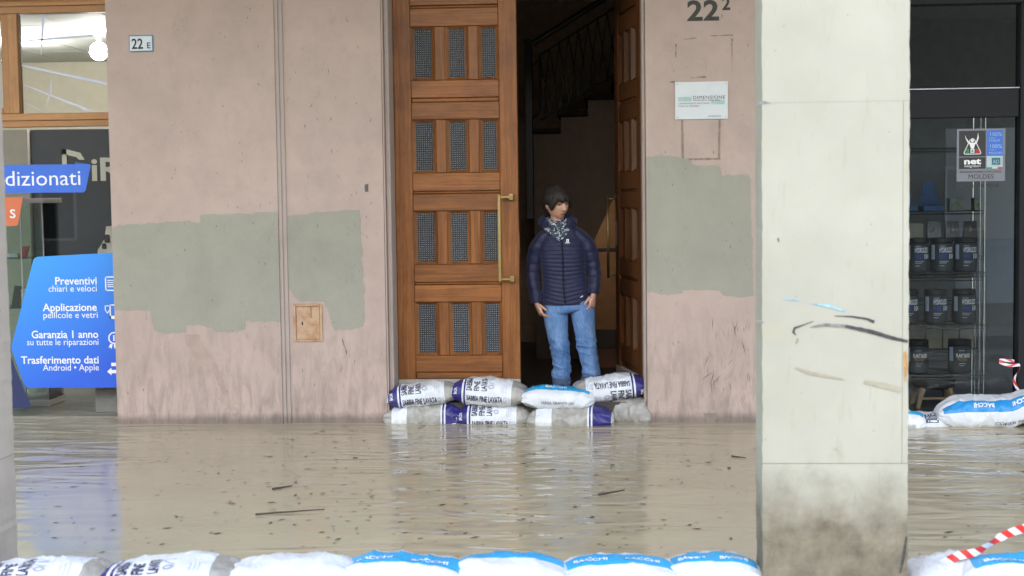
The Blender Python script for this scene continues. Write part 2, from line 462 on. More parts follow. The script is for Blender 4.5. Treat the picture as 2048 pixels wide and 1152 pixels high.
faint = plain('faint_outline', (.25, .20, .18), .8, var=.4, sc=30)
lin = plain('sticky_outline', (.27, .21, .175), .8, var=.3, sc=30)
for q in ([(.585, 2.268), (.600, 2.268), (.604, 1.985), (.589, 1.985)], [(.862, 2.268), (.876, 2.268), (.872, 1.985), (.857, 1.985)], [(.64, 1.985), (.876, 1.985), (.876, 1.972), (.64, 1.970)]):
    wp(MB().prism(jag(q, .012, .002, 7), -.0042, .01), 'old_sign_outline', lin, p)
for q in ([(.545, 2.83), (.556, 2.83), (.55, 2.73), (.546, 2.73)], [(.61, 2.865), (.70, 2.878), (.70, 2.870), (.61, 2.860)], [(.80, 2.888), (.97, 2.893), (.97, 2.880), (.80, 2.884)], [(.957, 2.86), (.964, 2.86), (.966, 2.62), (.962, 2.64)], [(.66, 2.583), (.77, 2.590), (.77, 2.580), (.66, 2.575)], [(.50, 2.555), (.54, 2.56), (.54, 2.545), (.51, 2.545)]):
    wp(MB().prism(jag(q, .012, .0045, 8), -.0018, .01), 'old_sign_outline', faint, p)
sc_ = scuffs(p, R, (.35, 1.12, .1, 3.1), -.0032, 45, .006, .04, .003); sc_['kind'] = 'stuff'
sc_ = scuffs(p, R, (.75, 1.1, .25, .75), -.0018, 26, .03, .16, .003, .35); sc_['kind'] = 'stuff'
wp(MB().prism(jag([(.74, .07), (.84, .07), (.845, .03), (.80, -.02), (.76, 0)], .012, .012, 12), -.0016, .01), 'missing_plaster', plain('raw_plaster', (.24, .20, .165), .9, bump=.5), p)

# --- stone columns at the street side
def column(x0, x1, label, marks):
    c = thing('stone_column', label, 'column', ((x0 + x1) / 2, -5.185, .13))
    yf, yb = -5.3, -5.07
    g = .0022
    def sl(a_, b_, z0, z1, name='stone_slab'):
        bm = MB().prism(jag([(a_, z0), (b_, z0), (b_, z1), (a_, z1)], .022, .0032, a_ * 9 + z0, keep=(0, 2)), yf, yb); return wp(bm, name, M['column'], c)
    wp(MB().box(x0 + .012, x1 - .012, yf + .006, yb - .006, .13, 4.99), 'core', M['mortar'], c)
    e = .026
    sl(x0, x1, .132, .688)
    zq = (.688 + g, 2.0498)
    wp(MB().prism(jag([(x0, zq[0]), (x1 - e * .9, zq[0]), (x1 - e * .9, zq[1]), (x0, zq[1])], .022, .0032, x0 * 5, keep=(0, 1, 2)), yf - .0008, yb), 'stone_slab', M['column'], c)
    wp(MB().prism(jag([(x1 - e * .9 + .0015, zq[0]), (x1, zq[0]), (x1, zq[1]), (x1 - e * .9 + .0015, zq[1])], .022, .0036, x1 * 7, keep=(0, 2, 3)), yf, yb), 'corner_strip', M['column'], c)
    sl(x0, x1, 2.0505, 4.998)
    return c
c = column(.596, 1.140, 'pale stone column with black and blue scrawls right of the door', True)
def stroke(par, name, pts, ws, mat, y=-5.3032, seed=0):
    """a brush stroke: ribbon of varying width with a ragged rim"""
    L_, R_ = [], []
    n = 26
    for i in range(n):
        u = i / (n - 1) * (len(pts) - 1); k = min(int(u), len(pts) - 2); f = u - k
        a_, b_ = Vector(pts[k]), Vector(pts[k + 1]); q = a_.lerp(b_, f); w = ws[k] * (1 - f) + ws[k + 1] * f
        d = (b_ - a_).normalized(); nn = Vector((-d.y, d.x))
        L_.append(tuple(q + nn * w * (1 + .35 * noise.noise((i * .9, seed, 0))))); R_.append(tuple(q - nn * w * (1 + .35 * noise.noise((i * .9, seed, 3)))))
    v = [(a_[0], y, a_[1]) for a_ in L_] + [(a_[0], y, a_[1]) for a_ in R_]
    return wp(MB().add(v, [(i, n + i, n + i + 1, i + 1) for i in range(n - 1)]), name, mat, par)
ink = plain('black_scrawl', (.055, .053, .055), .7, var=.5, sc=50)
ink2 = plain('grey_scrawl', (.22, .215, .205), .7, var=.5, sc=50)
blu = plain('blue_scrawl', (.28, .47, .60), .7, var=.2, sc=50)
stroke(c, 'scrawl', [(.68, 1.317), (.735, 1.310)], [.003, .002], blu, seed=1)
stroke(c, 'scrawl', [(.78, 1.298), (.84, 1.288), (.905, 1.268)], [.002, .006, .003], blu, seed=2)
stroke(c, 'scrawl', [(.865, 1.250), (.93, 1.247), (.985, 1.238), (1.012, 1.226)], [.001, .003, .004, .006], ink, seed=3)
stroke(c, 'scrawl', [(.775, 1.208), (.83, 1.217), (.905, 1.211)], [.002, .006, .006], ink2, seed=4)
stroke(c, 'scrawl', [(.905, 1.211), (1.0, 1.190), (1.08, 1.165), (1.137, 1.152)], [.006, .008, .007, .005], ink, seed=5)
stroke(c, 'scrawl', [(.787, 1.231), (.75, 1.217), (.716, 1.205), (.712, 1.19), (.722, 1.178)], [.001, .002, .004, .004, .001], ink, seed=6)
stroke(c, 'scrawl', [(.727, 1.168), (.728, 1.158), (.720, 1.145)], [.001, .003, .001], ink2, seed=7)
och = plain('ochre_smear', (.36, .325, .25), .8, var=.12, sc=20)
stroke(c, 'smear', [(.975, 1.00), (1.05, .985), (1.112, .968)], [.006, .011, .009], och, seed=8)
stroke(c, 'smear', [(.72, 1.055), (.77, 1.035), (.90, 1.01)], [.004, .007, .003], och, seed=9)
rst = plain('rust_edge', (.45, .25, .08), .8, var=.4, sc=30)
stroke(c, 'rust_stain', [(1.127, 1.115), (1.130, 1.06), (1.128, 1.00)], [.005, .007, .002], rst, seed=10)
stroke(c, 'scuff', [(.58, 2.047), (.60, 2.052), (.63, 2.050)], [.003, .006, .001], ink2, seed=11)
stroke(c, 'scuff', [(.655, 1.545), (.658, 1.53)], [.003, .001], ink, seed=12)
stroke(c, 'scuff', [(1.135, .41), (1.125, .33), (1.112, .27)], [.003, .006, .002], ink, seed=13)
stroke(c, 'scuff', [(.575, 1.232), (.60, 1.228)], [.006, .003], ink2, seed=14)
c = column(-2.985, -2.417, 'pinkish grey column edge cut off at the left picture border', False)
pk = mat_wall('column_pink_grey', (.56, .49, .455), amount=.4)
for ch in c.children:
    if ch.name.split('.')[0] in ('stone_slab', 'corner_strip'): ch.data.materials[0] = pk

# ================================================================== DOOR
def mat_ribbed():
    t = NT('ribbed_glass')
    v = t.obj()
    sx = t.n('SeparateXYZ'); t.l(v, sx.inputs[0])
    k = 2 * PI / .0340
    wx = t.math('SINE', t.math('MULTIPLY', sx.outputs[0], k)); wz = t.math('SINE', t.math('MULTIPLY', sx.outputs[2], k))
    h = t.math('ABSOLUTE', t.math('MULTIPLY', wx, wz))
    t.bump(h, 1.0, .006)
    c = t.mix(t.ramp(h, [(.35, 0), (.85, 1)]), (.018, .022, .028), (.165, .185, .215))  # relief highlights painted into the colour as light dots on dark glass
    return t.out(c, .22, 1.0)
M['ribbed'] = mat_ribbed()
def make_door(label, sg, round_handle, M=M):
    """leaf hinged at the local origin, running to sg*X, outer face at local y=0 looking to -Y"""
    d = thing('wooden_door', label, 'door')
    W = .957
    def X(a_, b_): return (a_, b_) if sg > 0 else (-b_, -a_)
    def bx(name, a_, b_, y0, y1, z0, z1, mat, b=.004, par=d):
        x0, x1 = X(a_, b_); return MB().bbox(x0, x1, y0, y1, z0, z1, b).build(name, mat, par)
    bx('stile', 0, .135, 0, .05, .155, 3.42, M['wood_v'])
    bx('stile', .818, W, 0, .05, .155, 3.42, M['wood_v'])
    rows = [(.486, .902), (1.199, 1.612), (1.908, 2.318), (2.622, 3.032)]
    # level rails between the window rows, each pair parted by a recessed bead
    zs = [.155] 
    cols = [(.152, .322), (.407, .580), (.664, .800)]
    cols = [(.142, .322), (.404, .580), (.662, .811)]
    rails = [(.355, .484), (.904, 1.036), (1.060, 1.197), (1.614, 1.744), (1.768, 1.906), (2.320, 2.452), (2.488, 2.620), (3.034, 3.170), (3.196, 3.42)]
    for z0, z1 in rails: bx('rail', .1365, .8165, .004, .048, z0, z1, M['wood_h'])
    for z0, z1 in [(.30, .353), (1.038, 1.058), (1.746, 1.766), (2.454, 2.486), (3.172, 3.194)]:
        bx('bead', .1365, .8165, .016, .046, z0, z1, M['wood_h'], .007)
    bx('kick_plate', -.003 if sg < 0 else 0, W, -.006, .046, .155, .298, M['stone_trim'], .002)
    wins = [(.152, .312), (.410, .572), (.668, .810)]
    for z0, z1 in rows:
        for a_, b_ in [(.3235, .4025), (.5815, .6605)]:
            bx('mullion', a_, b_, .003, .048, z0 + .0005, z1 - .0005, M['wood_v'])
        for (a_, b_) in [(.1365, .322), (.404, .580), (.662, .8165)]:
            # sloped surround and pane
            i0, i1, j0, j1 = a_ + .028, b_ - .026, z0 + .020, z1 - .018
            mb = MB()
            for (o, i) in (((a_, z0), (i0, j0)),):
                ov = [(a_, .006, z0), (b_, .006, z0), (b_, .006, z1), (a_, .006, z1)]
                iv = [(i0, .030, j0), (i1, .030, j0), (i1, .030, j1), (i0, .030, j1)]
                vv = ov + iv
                if sg < 0: vv = [(-q[0], q[1], q[2]) for q in vv]
                ff = [(k, (k + 1) % 4, 4 + (k + 1) % 4, 4 + k) for k in range(4)]
                mb.add(vv, ff)
            w = mb.build('window', M['wood_v'], d)
            x0, x1 = X(i0 - .004, i1 + .004)
            MB().box(x0, x1, .029, .034, j0 - .004, j1 + .004).build('pane', M['ribbed'], w)
    # pull handle
    h0, h1, hx = 1.062, 1.735, .805
    s_ = sg
    if not round_handle:
        x0, x1 = X(hx - .006, hx + .018)
        h = MB().bbox(x0, x1, -.075, -.060, h0, h1, .003).build('handle', M['brass'], d)
        for z in (h0 + .02, h1 - .02):
            x0, x1 = X(hx + .004, hx + .105); MB().bbox(x0, x1, -.070, -.058, z - .008, z + .008, .002).build('bracket', M['brass'], h)
            x0, x1 = X(hx + .082, hx + .116); MB().bbox(x0, x1, -.062, .002, z - .022, z + .026, .002).build('bracket', M['brass'], h)
        x0, x1 = X(W - .004, W + .003); MB().bbox(x0, x1, .004, .040, 1.275, 1.44, .001).build('lock_plate', M['brass'], d)
    else:
        hx = .90
        h = MB().tube([(sg * hx, -.075, 1.03), (sg * hx, -.075, 1.72)], .011, 12).build('handle', M['brass'], d, smooth=True)
        for z in (1.06, 1.69):
            MB().tube([(sg * hx, -.075, z), (sg * hx, 0, z)], .007, 10).build('bracket', M['brass'], h, smooth=True)
        x0, x1 = X(W - .05, W - .02); MB().bbox(x0, x1, -.004, .002, 1.30, 1.50, .001).build('lock_plate', M['steel'], d)
    return d
dl = make_door('closed honey-brown wooden door leaf with twelve ribbed glass panes', 1, False)
dl.location = (-1.610, .30, 0)
dr = make_door('open wooden door leaf, shade put into its brown, swung inward beside the woman', -1, True, {**M, 'wood_v': M['shaded_wood_v'], 'wood_h': M['shaded_wood_h']})
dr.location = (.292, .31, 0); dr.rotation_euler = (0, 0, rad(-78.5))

# ================================================================== STAIR HALL
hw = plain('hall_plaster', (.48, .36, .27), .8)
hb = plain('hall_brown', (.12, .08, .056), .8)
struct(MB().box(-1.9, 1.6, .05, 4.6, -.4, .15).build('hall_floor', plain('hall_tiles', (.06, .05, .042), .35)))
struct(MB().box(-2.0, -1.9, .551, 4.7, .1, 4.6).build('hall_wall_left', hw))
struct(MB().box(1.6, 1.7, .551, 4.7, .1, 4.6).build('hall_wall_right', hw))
struct(MB().box(-2.0, 1.7, 4.6, 4.7, .1, 4.6).build('hall_wall_back', hw))
struct(MB().box(-2.0, 1.7, .601, 4.7, 4.6, 4.7).build('hall_ceiling', hw))
st = thing('staircase', 'dark staircase rising to the right inside the hall behind the woman', 'staircase', (-.66, 3.0, .15))
poly = [(-.66, .15), (1.55, .15), (1.55, 3.62)]
zz, xx = 3.48, 1.55
steps = []
x = -.66; z = 2.32
k = 0
pts = [(-.66, .15), (1.55, .15)]
top = []
while x < 1.5:
    top += [(x, z), (min(x + .262, 1.55), z)]
    steps.append((x, z)); x += .262; z += .157
pts += top[::-1]
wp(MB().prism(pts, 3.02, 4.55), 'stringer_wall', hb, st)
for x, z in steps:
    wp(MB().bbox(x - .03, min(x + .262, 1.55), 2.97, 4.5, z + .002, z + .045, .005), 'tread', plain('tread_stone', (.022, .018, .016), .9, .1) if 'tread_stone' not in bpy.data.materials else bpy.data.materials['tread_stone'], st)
rl = thing('stair_railing', 'dark iron stair railing with diamond lattice and wooden handrail', 'railing', (-.70, 3.0, 1.9))
sl = .598
def rz0(x): return 2.443 + (x + .587) * sl
wp(MB().bbox(-.735, -.662, 2.93, 3.01, 1.5, 3.21, .006), 'newel_post', M['dark_iron'], rl)
wp(MB().tube([(-.66, 2.96, 3.17), (1.3, 2.96, 3.17 + 1.96 * sl)], .028, 10), 'handrail', plain('handrail_wood', (.035, .018, .01), .4), rl)
wp(MB().tube([(-.587, 2.96, rz0(-.587)), (1.3, 2.96, rz0(1.3))], .010, 8), 'lower_rail', M['dark_iron'], rl)
wp(MB().tube([(-.587, 2.96, rz0(-.587) + .62), (1.3, 2.96, rz0(1.3) + .62)], .010, 8), 'upper_rail', M['dark_iron'], rl)
wp(MB().tube([(-.587, 2.96, rz0(-.587)), (-.587, 2.96, rz0(-.587) + .62)], .010, 8), 'upright', M['dark_iron'], rl)
for zz in (2.50, 3.0): wp(MB().tube([(-.67, 2.96, zz - .04), (-.587, 2.96, zz + .02)], .007, 6), 'upright', M['dark_iron'], rl)
n = 0; x = -.587
while x < 1.0:
    for a_, b_ in ((0, .62), (.62, 0)):
        wp(MB().tube([(x, 2.96, rz0(x) + a_), (x + .0915, 2.96, rz0(x + .0915) + b_)], .0055, 6), 'lattice_bar', M['dark_iron'], rl)
    x += .0915
tan = plain('tan_panel', (.42, .20, .08), .7)
pn = thing('hall_partition', 'tan brown partition below the stairs behind the open door leaf', 'partition', (.2, 2.3, .15))
wp(MB().prism([(-.09, .50), (.9, .50), (.9, 3.2), (.80, 3.2), (.145, 1.80), (-.06, 1.36), (-.09, 1.30)], 2.22, 2.28), 'panel', tan, pn)
wp(MB().bbox(-.09, .9, 2.205, 2.28, .33, .499, .004), 'skirting', plain('dark_skirting', (.05, .03, .018), .5), pn)
wp(MB().bbox(-.09, .9, 2.21, 2.28, .15, .329, .004), 'base_board', plain('red_brown_board', (.16, .06, .03), .6), pn)
wp(MB().bbox(-.07, .14, 2.19, 2.219, 1.215, 1.24, .004), 'ledge', M['dark_iron'], pn)
# ================================================================== SIGNS ON THE WALL
t = thing('house_number_tile', 'small white enamel tile reading 22 E with blue rim', 'sign', (-3.49, 0, 2.85))
blue_rim = plain('enamel_blue', (.10, .22, .42), .3)
wp(MB().bbox(-3.582, -3.396, -.010, .0, 2.850, 2.976, .004), 'tile', blue_rim, t)
wp(MB().bbox(-3.574, -3.404, -.0125, -.0095, 2.858, 2.968, .001), 'face', plain('enamel_white', (.60, .66, .72), .25, var=.05), t)
tx = text_on_wall('numeral', '22', -3.562, 2.874, -.0135, .108, M['print_black'], t, .02, fit=.088); tx.location = -t.location
tx = text_on_wall('letter', 'E', -3.445, 2.876, -.0135, .062, M['print_black'], t, .02); tx.location = -t.location

nm = plain('numeral_dark', (.035, .035, .033), .6, var=.4, sc=25)
t = thing('house_number', 'large dark stencilled numerals 22 with small 2 high on right pier', 'numerals', (.76, 0, 3.0))
for s_, x, sz, z in (('2', .632, .205, 3.002), ('2', .752, .205, 3.002), ('2', .890, .13, 3.075)):
    tx = text_on_wall('numeral', s_, x, z, -.0012, sz, nm, t, .028, fit=.115 if sz > .15 else .06); tx.location = -t.location

t = thing('office_plaque', 'white office plaque with four screws reading DIMENSIONE on right pier', 'sign', (.735, 0, 2.27))
wp(MB().bbox(.541, .930, -.014, -.002, 2.272, 2.549, .002), 'plate', plain('plaque_white', (.66, .70, .74), .2, .6, var=.03), t)
for x, z in ((.558, 2.532), (.914, 2.532), (.558, 2.288), (.914, 2.288)):
    o = MB().tube([(0, -.006, 0), (0, .004, 0)], .006, 8).build('screw', M['steel'], t); o.location = Vector((x, -.012, z)) - t.location
pg = plain('print_teal', (.36, .52, .49), .4)
for x0, x1, z0, z1 in ((.563, .662, 2.405, 2.438), (.806, .907, 2.380, 2.414)):
    wp(MB().box(x0, x1, -.0152, -.0135, z0, z1), 'colour_block', pg, t)
for s_, x, z, sz, fit, bold in (('DIMENSIONE', .671, 2.421, .034, .236, .0), ('IMMOBILIARE SRL', .671, 2.406, .016, .20, 0), ('COMPRAVENDITE AFFITTANZE', .563, 2.384, .016, .232, 0), ('STIME DI IMMOBILI', .563, 2.364, .016, .155, 0), ('AMMEZZATO', .782, 2.288, .016, .095, .0)):
    tx = text_on_wall('lettering', s_, x, z, -.0154, sz, M['print_black'], t, bold, fit=fit, space=1.1); tx.location = -t.location

t = thing('meter_hatch', 'small rusty square meter hatch in the wall left of the door', 'hatch', (-2.262, .03, .63))
rust = NT('rusty_paint'); rv = rust.pos()
rc = rust.mix(rust.ramp(rust.noise(rv, 14, 6, .7), [(.45, 0), (.7, 1)]), (.50, .34, .235), (.36, .17, .07))
rust.bump(rust.noise(rv, 30, 4), .3, .004); M['rust'] = rust.out(rc, .75, .3)
for a_ in ((-2.372, -2.354, .628, .920), (-2.168, -2.150, .628, .920), (-2.3535, -2.1685, .628, .644), (-2.3535, -2.1685, .900, .920)):
    wp(MB().bbox(a_[0], a_[1], .018, .04, a_[2], a_[3], .002), 'frame', M['rust'], t)
wp(MB().bbox(-2.350, -2.172, .023, .04, .648, .896, .002), 'door', M['rust'], t)
wp(MB().bbox(-2.310, -2.300, .018, .026, .755, .782, .002), 'lock', M['dark_iron'], t)
wp(MB().bbox(-2.240, -2.233, .021, .026, .812, .896, .001), 'rust_streak', plain('rust_run', (.26, .12, .05), .8), t)

# ================================================================== LEFT SHOP
sw = plain('shop_cream_wall', (.66, .62, .50), .8, var=.04)
sc2 = plain('shop_ceiling_panel', (.48, .50, .46), .8, var=.05)
struct(MB().box(-9, -3.80, .28, 7, -.45, .02).build('shop_floor', plain('shop_floor_tile', (.36, .35, .30), .25, var=.08)))
struct(MB().box(-9, -2.1, 5.6, 5.7, .02, 3.4).build('shop_back_wall', sw))
struct(MB().box(-2.1, -2.001, .56, 5.7, .02, 3.4).build('shop_side_wall', sw))
struct(MB().box(-9.1, -9, .3, 5.7, .02, 3.4).build('shop_far_wall', sw))
sc_o = struct(MB().box(-9, -2.1, .601, 5.7, 3.36, 3.4).build('shop_ceiling', sc2))
k = 0
for i in range(8):
    for j in range(4):
        x0 = -8.0 + i * .62; y0 = 1.0 + j * 1.12
        MB().bbox(x0, x0 + .605, y0, y0 + 1.105, 3.335, 3.358, .004).build('ceiling_panel', sc2, sc_o)
def lamp(x, y, z, label):
    t = thing('globe_lamp', label, 'lamp', (x, y, z))
    MB().tube([(0, 0, .09), (0, 0, 3.334 - z)], .02, 10).build('stem', M['white'], t)
    MB().lathe([(.002, -.085), (.045, -.073), (.075, -.042), (.086, 0), (.075, .042), (.045, .073), (.02, .085)], n=24).build('globe', mat_emit('globe_glow', (1, .98, .95), 80) if 'globe_glow' not in bpy.data.materials else bpy.data.materials['globe_glow'], t, smooth=True)
    return t
lamp(-4.73, 2.55, 3.135, 'lit white globe lamp below the ceiling of the left shop')
lamp(-5.9, 3.3, 3.135, 'lit globe lamp partly hidden behind the narrow shop window pane')

w = thing('shop_window', 'brown timber shop window with large glass pane and blue lettering decals', 'window', (-4.3, .2, 0))
for a_ in ((-6.6, -3.764, .14, .24, 3.235, 3.30), (-6.6, -3.764, .155, .24, 3.180, 3.2335), (-6.6, -3.764, .155, .24, 2.356, 2.410), (-6.6, -3.764, .165, .24, 2.306, 2.3545)):
    wp(MB().bbox(*a_[:4], a_[4], a_[5], .004), 'rail', M['frame_h'], w)
wp(MB().bbox(-4.595, -4.520, .155, .24, 2.4115, 3.1785, .004), 'mullion', M['frame_v'], w)
wp(MB().bbox(-4.655, -4.5965, .17, .23, 2.4115, 3.1785, .004), 'sash_stile', M['frame_v'], w)
wp(MB().bbox(-6.6, -4.6565, .17, .23, 2.4115, 2.455, .004), 'sash_rail', M['frame_h'], w)
wp(MB().bbox(-6.6, -4.6565, .17, .23, 3.13, 3.1785, .004), 'sash_rail', M['frame_h'], w)
wp(MB().box(-4.519, -3.77, .196, .202, 2.4115, 3.1785), 'pane', M['glass'], w)
wp(MB().box(-6.6, -4.657, .196, .202, 2.456, 3.129), 'pane', M['glass'], w)
wp(MB().box(-6.6, -3.77, .196, .202, -.05, 2.305), 'pane', M['glass'], w)
decal = plain('pale_decal', (.52, .56, .72), .4, var=.04)
def ray(x0, z0, w0, x1, z1, w1):
    a_, b_ = Vector((x0, z0)), Vector((x1, z1)); d = (b_ - a_).normalized(); nn = Vector((-d.y, d.x))
    q = [a_ + nn * w0, a_ - nn * w0, b_ - nn * w1, b_ + nn * w1]
    wp(MB().add([(c_.x, .1948, c_.y) for c_ in q], [(0, 1, 2, 3)]), 'decal_line', decal, w)
def upx(px, py):   # shop-window plane: photo measurements (pixels) to metres
    return (-4.668 + px * .003975, 3.190 - (py - 27) * .003855)
for a_, b_, w0, w1 in (((88, 28), (80, 112), .013, .002), ((36, 84), (185, 75), .006, .009), ((39, 66), (41, 128), .001, .003), ((40, 132), (212, 172), .006, .010), ((42, 170), (172, 224), .003, .009), ((100, 178), (86, 215), .005, .001), ((97, 178), (99, 160), .006, .001), ((43, 205), (78, 224), .002, .002), ((0, 153), (10, 157), .003, .004), ((0, 190), (10, 172), .008, .006)):
    ray(*upx(*a_), w0, *upx(*b_), w1)
def roundpoly(pts, r=.02, n=5):
    out = []; m = len(pts)
    for i in range(m):
        p0, p1, p2 = Vector(pts[i - 1]), Vector(pts[i]), Vector(pts[(i + 1) % m])
        a_ = p1 + (p0 - p1).normalized() * r; b_ = p1 + (p2 - p1).normalized() * r
        for k in range(n + 1):
            u = k / n; out.append(tuple(a_ * (1 - u) ** 2 + p1 * 2 * u * (1 - u) + b_ * u * u))
    return out
def mat_blue():
    t_ = NT('decal_blue'); sx = t_.n('SeparateXYZ'); t_.l(t_.pos(), sx.inputs[0])
    mr = t_.n('MapRange'); mr.inputs[1].default_value = .25; mr.inputs[2].default_value = 1.35
    t_.l(t_.math('ADD', sx.outputs[2], t_.math('MULTIPLY', t_.math('ADD', sx.outputs[0], 4.3), -.5)), mr.inputs[0])
    return t_.out(t_.ramp(mr.outputs[0], [(0, (.035, .12, .66)), (1, (.055, .33, .88))]), .35, .4)
mb_ = mat_blue()
mb2 = plain('decal_royal_blue', (.04, .15, .68), .35, var=.05)
org = plain('decal_orange', (.62, .16, .07), .35, var=.05)
nvy = plain('decal_navy', (.018, .028, .10), .4, var=.08)
yd = .1945
wp(MB().prism(roundpoly([(-5.4, 2.018), (-3.979, 2.013), (-4.034, 1.793), (-5.4, 1.80)], .025), yd - .001, yd), 'decal', mb2, w)
wp(MB().prism(roundpoly([(-5.0, 1.762), (-4.531, 1.760), (-4.583, 1.538), (-5.0, 1.538)], .02), yd - .001, yd), 'decal', org, w)
wp(MB().prism(roundpoly([(-4.46, 1.293), (-3.775, 1.322), (-3.775, .258), (-4.568, .259), (-4.672, .575)], .035), yd - .001, yd), 'decal', mb_, w)
wp(MB().prism(roundpoly([(-5.2, .60), (-4.700, .585), (-4.655, .45), (-4.525, .118), (-4.56, .095), (-5.2, .09)], .02), yd + .0005, yd + .0012), 'decal', nvy, w)
def wt(s_, x, z, sz, fit=None, bold=0., al='LEFT', mat=None):
    o = text_on_wall('lettering', s_, x, z, yd - .0022, sz, mat or M['print_white'], w, bold, fit=fit, align=al); o.location = -w.location
wt('dizionati', -4.676, 1.852, .168, .60)
wt('s', -4.648, 1.60, .150)
for a_, b_, z, fa, fb in (('Preventivi', 'chiari e veloci', 1.074, .333, .387), ('Applicazione', 'pellicole e vetri', .866, .434, .437), ('Garanzia 1 anno', 'su tutte le riparazioni', .653, .536, .575), ('Trasferimento dati', 'Android \u2022 Apple', .451, .625, .450)):
    x1 = -3.968
    wt(a_, x1 - fa, z, .085, fa, .014)
    wt(b_, x1 - fb, z - .056, .072, fb, 0)
def icon(polys):
    mbx = MB()
    for q in polys: mbx.add([(x, yd - .0022, z) for x, z in q], [tuple(range(len(q)))])
    wp(mbx, 'icon', M['print_white'], w)
def rect(x0, z0, x1, z1): return [(x0, z0), (x1, z0), (x1, z1), (x0, z1)]
x = -3.898
icon([rect(x, 1.02, x + .01, 1.135), rect(x, 1.125, x + .10, 1.135), rect(x, 1.02, x + .10, 1.03)] + [rect(x + .02, q, x + .10, q + .007) for q in (1.10, 1.083, 1.066, 1.05)])
icon([rect(x + .03, .80, x + .04, .915), rect(x + .03, .80, x + .12, .825), rect(x + .03, .905, x + .12, .915), rect(x - .008, .87, x, .905), rect(x - .008, .90, x + .03, .907), [(x - .008, .87), (x + .012, .842), (x + .012, .850), (x, .872)], [(x + .012, .842), (x + .034, .868), (x + .028, .874), (x + .012, .851)]])
ring = []
for k in range(16):
    a0, a1 = 2 * PI * k / 16, 2 * PI * (k + 1) / 16
    ring.append([(x + .06 + .048 * math.cos(a0), .65 + .048 * math.sin(a0)), (x + .06 + .048 * math.cos(a1), .65 + .048 * math.sin(a1)), (x + .06 + .038 * math.cos(a1), .65 + .038 * math.sin(a1)), (x + .06 + .038 * math.cos(a0), .65 + .038 * math.sin(a0))])
icon(ring + [[(x + .028, .605), (x + .012, .57), (x + .027, .578), (x + .036, .562), (x + .046, .60)], [(x + .055, .60), (x + .06, .562), (x + .068, .575), (x + .08, .565), (x + .09, .605)]])
wt('1', x + .042, .628, .062, None, .03)
icon([rect(x + .03, .428, x + .12, .455), [(x - .005, .385), (x + .03, .355), (x + .03, .372), (x + .12, .372), (x + .12, .398), (x + .03, .398), (x + .03, .415)]])

# things inside the left shop
bk = thing('shop_backdrop', 'dark panel with cream logo lettering behind the left shop glass', 'panel', (-4.6, 2.6, .02))
wp(MB().bbox(-5.42, -3.2, 2.55, 2.65, .02, 2.41, .004), 'panel', plain('backdrop_charcoal', (.022, .027, .036), .5), bk)
cream = plain('logo_cream', (.55, .54, .46), .5, var=.04)
yl = 2.546
for q in (rect(-5.115, 1.95, -5.07, 2.22), [(-5.115, 2.22), (-5.07, 2.22), (-4.94, 2.185), (-4.90, 2.12), (-4.95, 2.12), (-4.975, 2.145), (-5.07, 2.17), (-5.115, 2.17)]):
    wp(MB().prism(q, yl - .012, yl), 'logo_shape', cream, bk)
wp(MB().prism([(-4.99, 2.10), (-4.87, 2.08), (-4.87, 1.95), (-4.99, 1.95)], yl - .012, yl), 'logo_shape', plain('logo_blue', (.05, .16, .40), .5), bk)
tx = text_on_wall('logo_letters', 'iRi', -4.845, 1.925, yl - .006, .30, cream, bk, .025, sx=1.18); tx.location = -bk.location
side = thing('shop_pillar', 'beige wall strip at the left behind the shop glass', 'wall', (-5.9, 2.6, .02))
wp(MB().box(-6.6, -5.43, 2.5, 2.7, .02, 2.41), 'strip', plain('beige_wall', (.34, .32, .27), .8, var=.05), side)
cb = thing('glass_cabinet', 'tall glass display cabinet with white top inside the left shop', 'cabinet', (-4.9, .95, .02))
x0, x1, y0, y1 = -5.35, -4.62, .80, 1.15
wp(MB().bbox(x0, x1 + .02, y0 - .02, y1 + .02, 1.715, 1.755, .004), 'top', M['white'], cb)
wp(MB().bbox(x0, x1, y0, y1, .022, .075, .004), 'base', M['white'], cb)
for a_ in ((x0 + .01, x1 - .01, y0 + .004, y0 + .010), (x0 + .01, x1 - .01, y1 - .010, y1 - .004), (x1 - .008, x1 - .002, y0 + .012, y1 - .012)):
    wp(MB().box(*a_, .076, 1.714), 'glass_panel', M['cab_glass'], cb)
for x in (x1 - .20, x1 - .012):
    wp(MB().bbox(x, x + .012, y0 - .004, y0 + .003, .076, 1.714, .002), 'edge_profile', plain('alu_profile', (.42, .45, .45), .35, metal=.6) if 'alu_profile' not in bpy.data.materials else bpy.data.materials['alu_profile'], cb)
for z in (1.255, .84): wp(MB().box(x0 + .012, x1 - .01, y0 + .02, y1 - .02, z, z + .008), 'shelf', M['cab_glass'], cb)
pb = thing('phone_box', 'red phone box leaning on the upper glass shelf of the cabinet', 'box', (-4.83, .9, 1.264))
wp(MB().prism([(-4.875, 1.264), (-4.815, 1.264), (-4.775, 1.357), (-4.835, 1.357)], .88, .895), 'cover', plain('red_card', (.50, .055, .05), .4), pb)
wp(MB().bbox(-4.874, -4.812, .897, .925, 1.264, 1.275, .001), 'tray', M['white'], pb)
tag(MB().bbox(-4.97, -4.882, .88, .95, 1.264, 1.297, .002).build('white_box', plain('white_card', (.62, .66, .72), .5, var=.04)), 'flat white phone box beside the red one on the glass shelf', 'box')
tag(MB().prism([(-4.96, .848), (-4.885, .848), (-4.855, 1.02), (-4.925, 1.03)], .9, .912).build('phone', plain('phone_dark', (.03, .03, .038), .3)), 'dark smartphone propped on the lower cabinet shelf', 'phone')
tag(MB().bbox(-4.86, -4.80, .87, .92, .848, 1.0, .003).build('phone_carton', plain('carton_light', (.50, .56, .58), .5, var=.25, sc=40)), 'light phone carton standing beside the propped dark smartphone', 'box')
